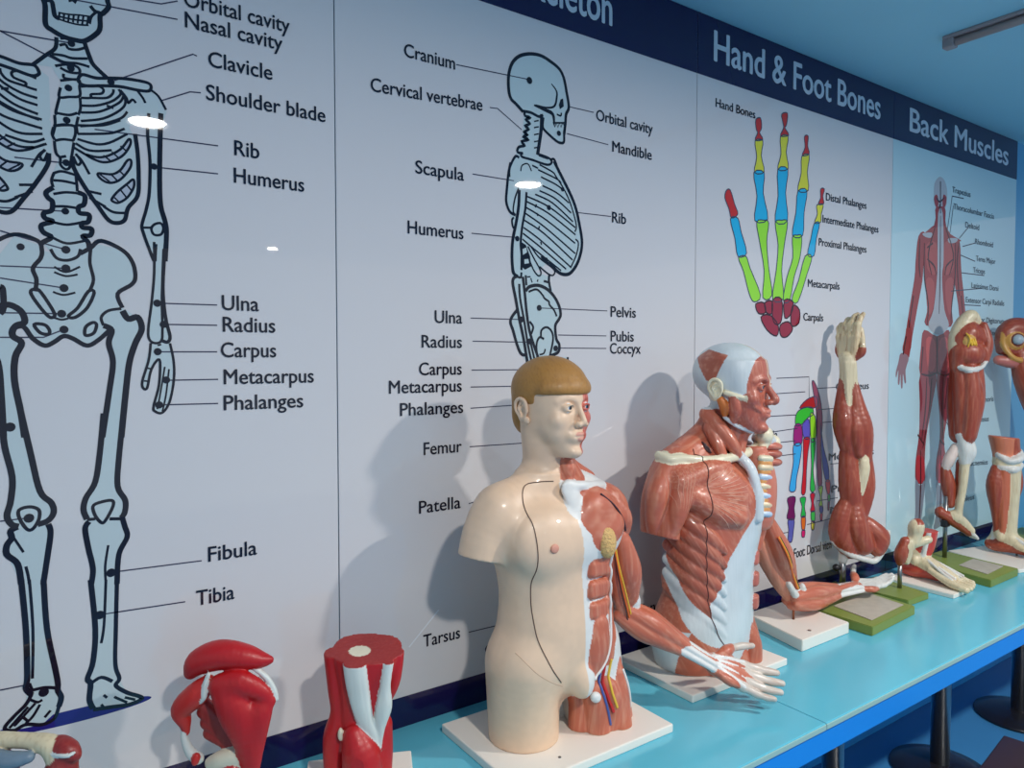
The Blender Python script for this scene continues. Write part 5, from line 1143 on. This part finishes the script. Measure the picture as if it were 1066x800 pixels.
def foot_clay(S, hx=0., c_bone=CRM, c_mus=None, L=.24, wf=1., y0=.085, tend=True):
    """foot pointing along -y, sole at z = 0, heel at y0"""
    c_mus = c_mus or md((0, -1, 0)); q = L/.24; F = lambda x, y, z, r: (hx+x*q, y0-(.085-y)*q, z*q, r*q)
    S.chain([F(0, .075, .028, .026), F(0, .045, .03, .03), F(.004, .0, .03, .026), F(.006, -.06, .022, .02)], col=c_mus, k=.01)
    S.chain([F(0, .04, .085, .03), F(.002, .015, .065, .03), F(.004, -.03, .046, .026), F(.006, -.085, .024, .02)], col=c_bone, k=.012)
    S.chain([F(0, .082, .03, .02), F(0, .07, .06, .016), F(0, .055, .1, .013)], col=c_bone, k=.01)
    for x0, x1, y1, r in ((-.026, -.034, -.15, .0125), (-.01, -.014, -.152, .0095), (.006, .006, -.146, .009), (.02, .024, -.138, .009), (.033, .042, -.125, .009)):
        x0, x1 = x0*wf, x1*wf
        S.chain([F(x0*.6, -.02, .045, .012), F(x0, -.07, .027, .012), F((x0+x1)/2, -.105, .017, r*1.05), F(x1, y1*.86, .015, r*.9), F(x1, y1, .011, r)], col=c_bone, k=.004)
        if tend: S.chain([F(x0*.3, .0, .08, .0045), F(x0*.8, -.06, .049, .005), F(x0, -.1, .032, .0045)], col=WHT, k=.002)
        if tend: S.chain([F(x0*.5+.007, -.03, .052, .005), F(x0+.007, -.075, .034, .006), F(x0+.008, -.1, .022, .004)], col=c_mus, k=.002)
    for s in (-1, 1): S.ell(F(s*.03, .035, .07, 0)[:3], (.013*q, .016*q, .018*q), col=c_bone, k=.008)

def build_foot():
    t = empty('foot_model', (2.85, -.2, TZ), 'foot and ankle model with tendons, cut above the ankle, on small white plate', 'anatomy model')
    plate_poly('base_plate', t, [(-.082, .125), (-.085, -.127), (.068, -.127), (.09, .125)], 0, .016, M_WHITE)
    S = Clay((-.075, -.17, -.004), (.105, .14, .21), .0026)
    foot_clay(S, .018, CRM, md((0, -1, .1), rgb=srgb(176, 60, 48)), .25, y0=.1, wf=1.45)
    rd = md((0, 0, 1), rgb=srgb(190, 60, 50), rgb2=srgb(214, 120, 100))
    S.chain([(.022, .054, .085, .029), (.034, .036, .12, .036), (.04, .03, .2, .04)], col=rd, k=.008)
    for a in (-2.4, -1.2, .3, 1.5, 2.6): S.chain([(.024+.029*math.cos(a), .048+.028*math.sin(a), .07, .009), (.04+.039*math.cos(a), .03+.039*math.sin(a), .2, .007)], col=WHT, k=.003)
    S.cut((0, 0, .186), (0, 0, 1), rd); S.cut((0, 0, 0), (0, 0, -1), CRM)
    o = S.mesh('foot', M_MUS, t, palette(), 2); o.location = (0, 0, .016)
build_foot()

def build_running_leg():
    bx, by = 3.2, -.1
    t = empty('leg_model', (bx, by, TZ), 'whole leg model with half pelvis and bent knee, on rod over labelled green block', 'anatomy model')
    plate_poly('base_block', t, [(3.06-bx, -.04-by), (3.015-bx, -.347-by), (3.272-bx, -.343-by), (3.31-bx, -.04-by)], 0, .03, GREEN)
    plate_poly('label_plate', t, [(3.12-bx, -.19-by), (3.08-bx, -.31-by), (3.25-bx, -.3-by), (3.27-bx, -.18-by)], .03, .0325, LABEL, .0008)
    k = .00404; S = clay_px(k, (-18, -24, 10), (48, 24, 262), .004*HQ); d = (.05, 0, 1)
    # pelvis half
    S.chain([(5, 0, 205, 6), (5, 0, 225, 8), (12, 0, 241, 8), (22, -1, 250, 6.5), (32, 0, 240, 4)], col=CRM, k=3)
    S.chain([(5, -2, 198, 7), (8, -4, 212, 11), (18, -5, 212, 14), (28, -3, 212, 10)], col=md(d), k=2); S.chain([(10, -2, 226, 11), (18, -3, 232, 12), (28, -2, 228, 10)], col=md(d), k=2)
    S.chain([(33, -6, 240, 4), (36, -8, 222, 6), (32, -8, 206, 6)], col=md(d), k=1)
    S.chain([(38, -4, 238, 2), (37, -8, 215, 2.4), (28, -13, 199, 2.2), (12, -14, 195, 3), (4, -8, 198, 2.4)], col=WHT, k=1)
    S.ell((12, -12, 224), (7, 5, 7), col=dict(rgb=srgb(214, 170, 90), rgb2=srgb(190, 90, 60), freq=600., bump=.004), k=1)
    # thigh
    for pts in ([(8, -2, 196, 7), (11, -4, 165, 9.5), (12, -3, 132, 7.5)], [(16, -8, 196, 8), (17, -10, 160, 10), (16, -8, 128, 8)], [(26, -3, 198, 8), (26, -5, 165, 9.5), (20, -4, 128, 8)], [(16, 6, 195, 11), (17, 8, 160, 13), (15, 6, 128, 10)], [(22, -10, 190, 3), (24, -13, 165, 5.5), (20, -12, 135, 4)]):
        S.chain(pts, col=md((.1, 0, 1)), k=.9)
    # knee and shank
    S.chain([(10, -5, 128, 5), (14, -7, 114, 6.5), (15, -5, 102, 6)], col=WHT, k=3); S.chain([(18, -4, 128, 4), (21, -6, 112, 6), (19, -4, 100, 4)], col=WHT, k=2)
    S.chain([(7, 0, 114, 5), (0, 0, 102, 6), (-3, 0, 95, 4.5)], col=dict(rgb=srgb(214, 196, 186)), k=3)
    S.chain([(-3, 2, 92, 5), (1, 2, 76, 7.5), (4, 2, 56, 5)], col=md(d), k=1); S.chain([(15, 1, 98, 5), (14, 1, 78, 5), (12, 1, 58, 4)], col=md(d), k=1)
    S.chain([(16, -5, 104, 5), (13, -6, 78, 4.5), (10, -5, 54, 4), (9, -4, 42, 5)], col=CRM, k=1.5)
    S.chain([(3, 3, 58, 3.4), (-4, 3, 50, 3.4), (-8, 2, 46, 4.5)], col=WHT, k=1.5)
    # foot, toes down to the right
    S.chain([(-8, 2, 47, 5.5), (2, 0, 41, 6), (14, -1, 34, 5.5), (24, -2, 27, 4.5)], col=md((1, 0, -.6)), k=2)
    S.chain([(6, -2, 44, 6), (16, -3, 38, 5), (26, -4, 29, 3.6)], col=CRM, k=2)
    for i, y in enumerate((-5, -2.5, 0, 2.5, 5)): S.chain([(22, y*.8, 29, 2.4), (29, y, 24, 2.1), (33-abs(i-1)*.6, y, 21, 1.8)], col=WHT, k=.8)
    o = S.mesh('leg', M_MUS, t, palette(), 2); o.location = (.0095*math.cos(RZ), .0095*math.sin(RZ), .03); o.rotation_euler = (0, 0, RZ); o.scale = (.87, 1, 1)
    S = clay_px(k, (-2, -26, 212), (30, 0, 240), .003)
    for i in range(7): S.chain([(7+i*1.5, -14, 232-i, .9), (9+i*1.2, -17.5, 226-(i*3) % 7, 1.0), (8+i*1.6, -15.5, 218+(i*5) % 6, .9)], col=dict(rgb=srgb(226, 180, 50)), k=0)
    o = S.mesh('nerves', M_MUS, t, palette(), 1); o.location = (.0095*math.cos(RZ), .0095*math.sin(RZ), .03); o.rotation_euler = (0, 0, RZ); o.scale = (.87, 1, 1)
    rod(t, 0, 0, .03, .29, .0085)
    bm = bmesh.new(); box(bm, (-.018, -.012, .16), (.018, .012, .19), .003); obj('rod_clamp', bm, mat('clamp black', srgb(28, 30, 34), .4), t)
build_running_leg()

def build_lower_leg():
    bx, by = 3.52, -.19
    t = empty('leg_model', (bx, by, TZ), 'lower leg model cut off above the knee, shin bone showing, standing on white plate', 'anatomy model')
    base_plate(t, (-.17, -.19), (.2, .12), z=.016, rz=math.radians(-14))
    k = .00413; S = clay_px(k, (-24, -26, -4), (32, 26, 136), .004*HQ); d = (0, 0, 1)
    # units: 0 is the heel point on the plate
    S.chain([(-3, 0, 122, 12), (-1, 0, 106, 10)], col=md((0, 0, 1), rgb=srgb(206, 120, 86)), k=2); S.chain([(5, -2, 122, 8), (6, -2, 106, 8)], col=md(d), k=2)
    S.chain([(-9, -4, 104, 2.4), (-2, -11, 98, 3), (9, -11, 101, 4), (14, -3, 107, 3)], col=WHT, k=2)
    S.chain([(-7, -5, 91, 2.6), (2, -11, 89, 3.4), (12, -7, 93, 3.6)], col=WHT, k=2)
    S.ell((2, 0, 96), (13, 11, 11), col=CRM, k=3)
    S.chain([(-7, 0, 88, 6), (-8, 0, 70, 9), (-6, 0, 45, 6), (-4, 1, 22, 3.4)], col=md(d), k=1.2)
    S.chain([(-3, -6, 86, 4.5), (-3, -6, 66, 5), (-3, -5, 40, 4.2), (-1, -4, 18, 3.4)], col=md(d, rgb=srgb(190, 100, 70)), k=1)
    S.chain([(15, 3, 86, 5), (16, 3, 72, 6), (14, 3, 56, 4)], col=md(d), k=1)
    S.chain([(6, -5, 92, 7.5), (6, -7, 70, 6), (5, -6, 40, 6), (4, -4, 18, 7.5)], col=CRM, k=1.5)
    S.chain([(15, 4, 56, 1.6), (16, 4, 36, 1.5), (13, 4, 16, 1.8)], col=WHT, k=.6)
    S.chain([(-3, 4, 30, 3), (-5, 5, 14, 3), (-6, 5, 6, 4)], col=WHT, k=1.5)
    S.cut((0, 0, 126), (0, 0, 1), None) if False else None
    S.frame(rotm(az=34), np.array((2, -2, 0))*k, 1.)
    foot_clay(S, 0., CRM, md((0, -1, 0)), .25, y0=.06)
    S.frame(); S.cut((0, 0, 122*k), (.1, 0, 1), md((0, 0, 1), rgb=srgb(200, 96, 66))); S.cut((0, 0, 0), (0, 0, -1), CRM)
    o = S.mesh('leg', M_MUS, t, palette(), 2); o.location = (0, 0, .022); o.rotation_euler = (0, 0, RZ)
    rod(t, .02, -.05, .016, .05, .004)
build_lower_leg()

def build_hip_leg():
    bx, by = 3.93, -.2
    t = empty('leg_model', (bx, by, TZ), 'hip and thigh model with grey ball in its socket, at the right edge', 'anatomy model')
    plate_poly('base_block', t, [(-.15, .14), (-.17, -.15), (.14, -.15), (.16, .14)], 0, .03, GREEN)
    k = .00443; S = clay_px(k, (-66, -24, 0), (40, 24, 250), .0046*HQ); d = (.5, 0, -1)
    S.chain([(-46, 0, 206, 8), (-38, 0, 218, 11), (-24, 0, 216, 12), (-16, 0, 206, 9)], col=md((1, 0, .2)), k=2)
    S.box((-34, 0, 206), (17, 9, 15), rnd=6, col=md((1, 0, .1)), k=3)
    S.chain([(-48, -4, 216, 2.5), (-50, -6, 202, 2.5), (-44, -10, 190, 2.5), (-36, -11, 186, 2.5)], col=dict(rgb=srgb(206, 150, 70)), k=1.5)
    S.ell((-39, -8, 206), (10, 6, 9.5), col=dict(rgb=srgb(206, 150, 70)), k=1.5); S.ell((-39, -14, 207), (7.5, 5, 7), col=dict(rgb=srgb(120, 60, 40)), k=.5, kind='sub')
    S.chain([(-52, -2, 186, 5), (-40, -4, 184, 6.5), (-34, -2, 186, 5)], col=dict(rgb=srgb(190, 110, 98)), k=1)
    for pts in ([(-30, -3, 192, 9), (-22, -4, 165, 13), (-6, -3, 130, 12), (0, -2, 112, 8)], [(-20, -6, 194, 8), (-8, -8, 165, 11), (2, -6, 130, 10), (4, -3, 112, 7)], [(-20, 6, 194, 10), (-12, 8, 160, 13), (0, 5, 120, 10)]):
        S.chain(pts, col=md(d), k=1)
    S.chain([(-18, -8, 202, 4), (-16, -10, 194, 4), (-12, -10, 186, 3)], col=WHT, k=1)
    S.chain([(0, -4, 114, 9), (2, -6, 100, 9), (0, -4, 90, 8)], col=WHT, k=2)
    S.chain([(-3, 2, 92, 8), (-6, 2, 66, 9), (-4, 2, 36, 6)], col=md((0, 0, 1)), k=1); S.chain([(5, -3, 94, 6), (4, -5, 60, 5.5), (2, -3, 20, 6)], col=CRM, k=1)
    S.frame(rotm(az=40), np.array((0, 0, 0))*k, 1.); foot_clay(S, 0., CRM, md((0, -1, 0)), .25, y0=.05); S.frame(); S.cut((0, 0, 0), (0, 0, -1), CRM)
    o = S.mesh('leg', M_MUS, t, palette(), 2); o.location = (0, 0, .0325); o.rotation_euler = (0, 0, RZ)
    bm = bmesh.new(); bmesh.ops.create_uvsphere(bm, u_segments=24, v_segments=16, radius=5.4*k); b = obj('ball_head', bm, mat('grey ball paint', srgb(170, 184, 190), .2, coat=.5), t, True)
    v = Matrix.Rotation(RZ, 3, 'Z') @ Vector((-39*k, -11.5*k, 207*k)); b.location = v+Vector((0, 0, .0325))
build_hip_leg()

RED = dict(rgb=srgb(186, 22, 28), rgb2=srgb(178, 24, 30), amp=.4); RED2 = dict(rgb=srgb(150, 38, 36), rgb2=srgb(170, 60, 52), freq=260.)
PW = dict(rgb=srgb(214, 218, 212)); PB = dict(rgb=srgb(222, 214, 190))
M_RED = vmat('model red paint', .42, coat=.05, bump=.03)
def build_red_shoulder():
    bx, by = .31, -.165
    t = empty('joint_model', (bx, by, TZ), 'bright red shoulder muscle model with curved red cap, left of the red knee', 'anatomy model')
    base_plate(t, (-.12, -.1), (.12, .1), rz=math.radians(-20))
    k = .00178; S = clay_px(k, (-62, -40, 2), (64, 44, 196), .0022*HQ)
    S.chain([(-36, 0, 158, 7), (-27, 0, 169, 13), (-6, 0, 176, 15), (18, 0, 174, 13), (36, 0, 171, 8), (45, 0, 171, 4)], col=RED, k=1, flat=((0, 1, 0), .8) if False else None)
    S.chain([(-2, -10, 150, 10), (18, -11, 152, 13), (38, -9, 142, 9), (48, -7, 132, 4)], col=RED, k=2, flat=((0, 1, 0), 1.3))
    S.chain([(2, -11, 146, 14), (14, -12, 122, 18), (23, -11, 92, 13), (28, -8, 40, 2.5)], col=RED, k=5, flat=((0, 1, 0), 1.6))
    S.chain([(46, -8, 130, 5), (36, -10, 118, 13), (33, -10, 92, 10), (28.5, -8, 40, 2.5)], col=RED, k=5, flat=((0, 1, 0), 1.6))
    S.chain([(-16, -6, 150, 8), (-28, -6, 138, 12), (-44, -4, 122, 10.5), (-42, -3, 108, 6.5), (-40, -2, 97, 3)], col=dict(rgb=srgb(200, 40, 34)), k=1.5)
    S.chain([(-12, -14, 162, 2.4), (-16, -14, 150, 2.6), (-17, -14, 138, 2.6), (-26, -10, 130, 2.2)], col=PW, k=.8)
    S.chain([(30, -4, 164, 2.4), (42, -4, 155, 3), (50, -4, 142, 3), (53, -4, 132, 2)], col=PW, k=.8)
    for i in range(4): S.chain([(-28+i*3, 4, 126-i*11, 7), (-8+i*3, 3, 108-i*8, 8), (16, 3, 92-i*6, 7)], col=RED2, k=1)
    S.chain([(-43, -3, 104, 2.5), (-42, -4, 92, 3.6), (-36, -5, 78, 5), (-28, -5, 71, 6)], col=PW, k=1.2)
    S.ell((-28, -10, 73), (4, 4, 7), (0, 18, 0), col=dict(rgb=srgb(206, 40, 36)), k=.5)
    S.chain([(-14, -4, 66, 7), (-2, -6, 71, 9), (12, -4, 72, 10), (16, 0, 56, 9), (10, 0, 30, 9), (6, 0, 6, 12)], col=PB, k=3)
    S.ell((8, -12, 60), (10, 6, 9), col=RED, k=1)
    o = S.mesh('muscles', M_RED, t, palette(), 2); o.location = (0, 0, .016); o.rotation_euler = (0, 0, RZ)
build_red_shoulder()
def build_red_knee():
    bx, by = .568, -.178
    t = empty('joint_model', (bx, by, TZ), 'bright red upright knee model with two white bands and flat cut top', 'anatomy model')
    base_plate(t, (-.115, -.085), (.1, .085), rz=math.radians(-24))
    k = .00197; S = clay_px(k, (-48, -38, -4), (52, 40, 160), .0022*HQ)
    S.loft([(40, 0, 0, 26, 20, 20), (60, 0, 0, 24, 19, 20), (80, 0, 0, 24, 18, 20), (105, 2, 0, 28, 20, 22), (130, 4, 0, 34, 22, 24), (156, 6, 0, 37, 23, 25)], col=RED, k=0, n=2.6)
    S.chain([(-30, -6, 138, 8), (-26, -6, 100, 8), (-24, -5, 75, 8), (-27, -6, 50, 12), (-27, -5, 20, 12), (-25, -4, -2, 12)], col=RED, k=2)
    S.chain([(38, -2, 146, 6), (34, -4, 110, 6), (28, -4, 90, 4)], col=RED, k=1.5)
    S.chain([(-5, -22, 150, 11.5), (-1, -21, 110, 11), (5, -19, 78, 9), (12, -19, 60, 6), (16, -17, 46, 3)], col=PW, k=1, flat=((0, 1, 0), 1.9))
    S.chain([(33, -18, 150, 5.5), (27, -18, 112, 5), (25, -17, 88, 8), (20, -16, 66, 6), (17, -13, 40, 3.5)], col=PW, k=1, flat=((0, 1, 0), 1.4))
    S.cut((4, 0, 138), (.02, -.28, 1), RED2)
    S.chain([(-4, -18, 58, 12), (2, -19, 38, 19), (3, -16, 14, 19), (3, -12, -3, 18)], col=RED, k=2)
    S.chain([(18, 0, 60, 12), (16, 2, 30, 14), (14, 2, -2, 14)], col=RED, k=2); S.chain([(-10, 8, 60, 14), (-10, 8, 0, 16)], col=RED, k=2)
    S.ell((-18, -20, 60), (3, 3, 7), col=PB, k=.5)
    S.paint_if(lambda P: (P[:, 2] > 128) & (((P[:, 0]+2)/11)**2+((P[:, 1]+3)/8)**2 < 1) & (P[:, 2] > 135+.28*P[:, 1]), PB)
    S.frame(); S.cut((0, 0, 0), (0, 0, -1), RED)
    o = S.mesh('muscles', M_RED, t, palette(), 2); o.location = (0, 0, .012); o.rotation_euler = (0, 0, RZ)
build_red_knee()
def build_corner_joint():
    bx, by = .02, -.22
    t = empty('joint_model', (bx, by, TZ), 'cream bone and dark red joint model cut off by the lower left corner', 'anatomy model')
    base_plate(t, (-.1, -.08), (.1, .08), rz=math.radians(-20))
    k = .00147; S = clay_px(k, (-80, -40, 0), (62, 40, 204), .0022*HQ); dr = dict(rgb=srgb(140, 36, 34), rgb2=srgb(170, 70, 60), freq=260.)
    S.chain([(-70, 0, 178, 12), (-40, 0, 181, 9), (-10, 0, 181, 8), (14, 0, 176, 11), (22, 0, 166, 12)], col=CRM, k=2)
    S.chain([(-45, -12, 172, 7), (-20, -14, 168, 9), (0, -12, 170, 6)], col=dict(rgb=srgb(110, 130, 146)), k=1.5)
    S.chain([(24, 2, 174, 11), (34, -2, 172, 11), (42, -4, 168, 7)], col=dr, k=1.5); S.chain([(24, -10, 172, 2), (40, -14, 172, 2), (46, -10, 174, 1.5)], col=PW, k=.5)
    S.chain([(30, 0, 165, 12), (20, 0, 130, 20), (4, 0, 80, 24), (0, 0, 2, 26)], col=dr, k=3); S.chain([(-40, -4, 166, 14), (-26, -4, 120, 18), (-8, -4, 60, 18)], col=dr, k=3)
    o = S.mesh('muscles', M_RED, t, palette(), 2); o.location = (0, 0, .019); o.rotation_euler = (0, 0, RZ)
build_corner_joint()

def build_stool():
    c = np.array((2.288, -.672)); a = math.radians(8)
    t = empty('stool', (c[0]-.17*math.cos(a)+.17*math.sin(a), c[1]-.17*math.cos(a)-.17*math.sin(a), 0), 'dark brown square stool seat at the lower right in front of the counter', 'stool', rz=a)
    m = mat('dark brown wood', srgb(44, 22, 20), .35, noise=(18, .12))
    bm = bmesh.new(); box(bm, (-.17, -.17, .42), (.17, .17, .45), .004); obj('seat', bm, m, t)
    for sx in (-1, 1):
        for sy in (-1, 1):
            bm = bmesh.new(); box(bm, (sx*.14-.018, sy*.14-.018, 0), (sx*.14+.018, sy*.14+.018, .42), .003); obj('leg', bm, m, t)
    for s in (-1, 1):
        bm = bmesh.new(); box(bm, (-.125, s*.14-.01, .2), (.125, s*.14+.01, .235), .002); obj('stretcher', bm, m, t)
build_stool()
WORLD = .43; EXPO = .5
# ------------------------------------------------------------------ camera, light, view
cam = bpy.data.cameras.new('camera'); cam.sensor_fit = 'HORIZONTAL'; cam.sensor_width = 36; cam.lens = FPX/1066*36
cam.clip_start = .02; cam.clip_end = 60
co = bpy.data.objects.new('camera', cam); link(co); co.location = CAM
co.rotation_euler = (PI/2-PITCH, 0, -YAW)
SC.camera = co
w = bpy.data.worlds.new('room daylight'); SC.world = w; w.use_nodes = True
bg = w.node_tree.nodes['Background']; bg.inputs[0].default_value = (.68, .84, 1, 1); bg.inputs[1].default_value = WORLD
SC.view_settings.view_transform = 'Standard'; SC.view_settings.look = 'None'
SC.view_settings.gamma = 1; SC.view_settings.use_curve_mapping = False
SC.view_settings.exposure = EXPO
SC.cycles.use_denoising = True
SC.cycles.max_bounces = 6; SC.cycles.caustics_reflective = False; SC.cycles.caustics_refractive = False
SC.cycles.sample_clamp_indirect = 4
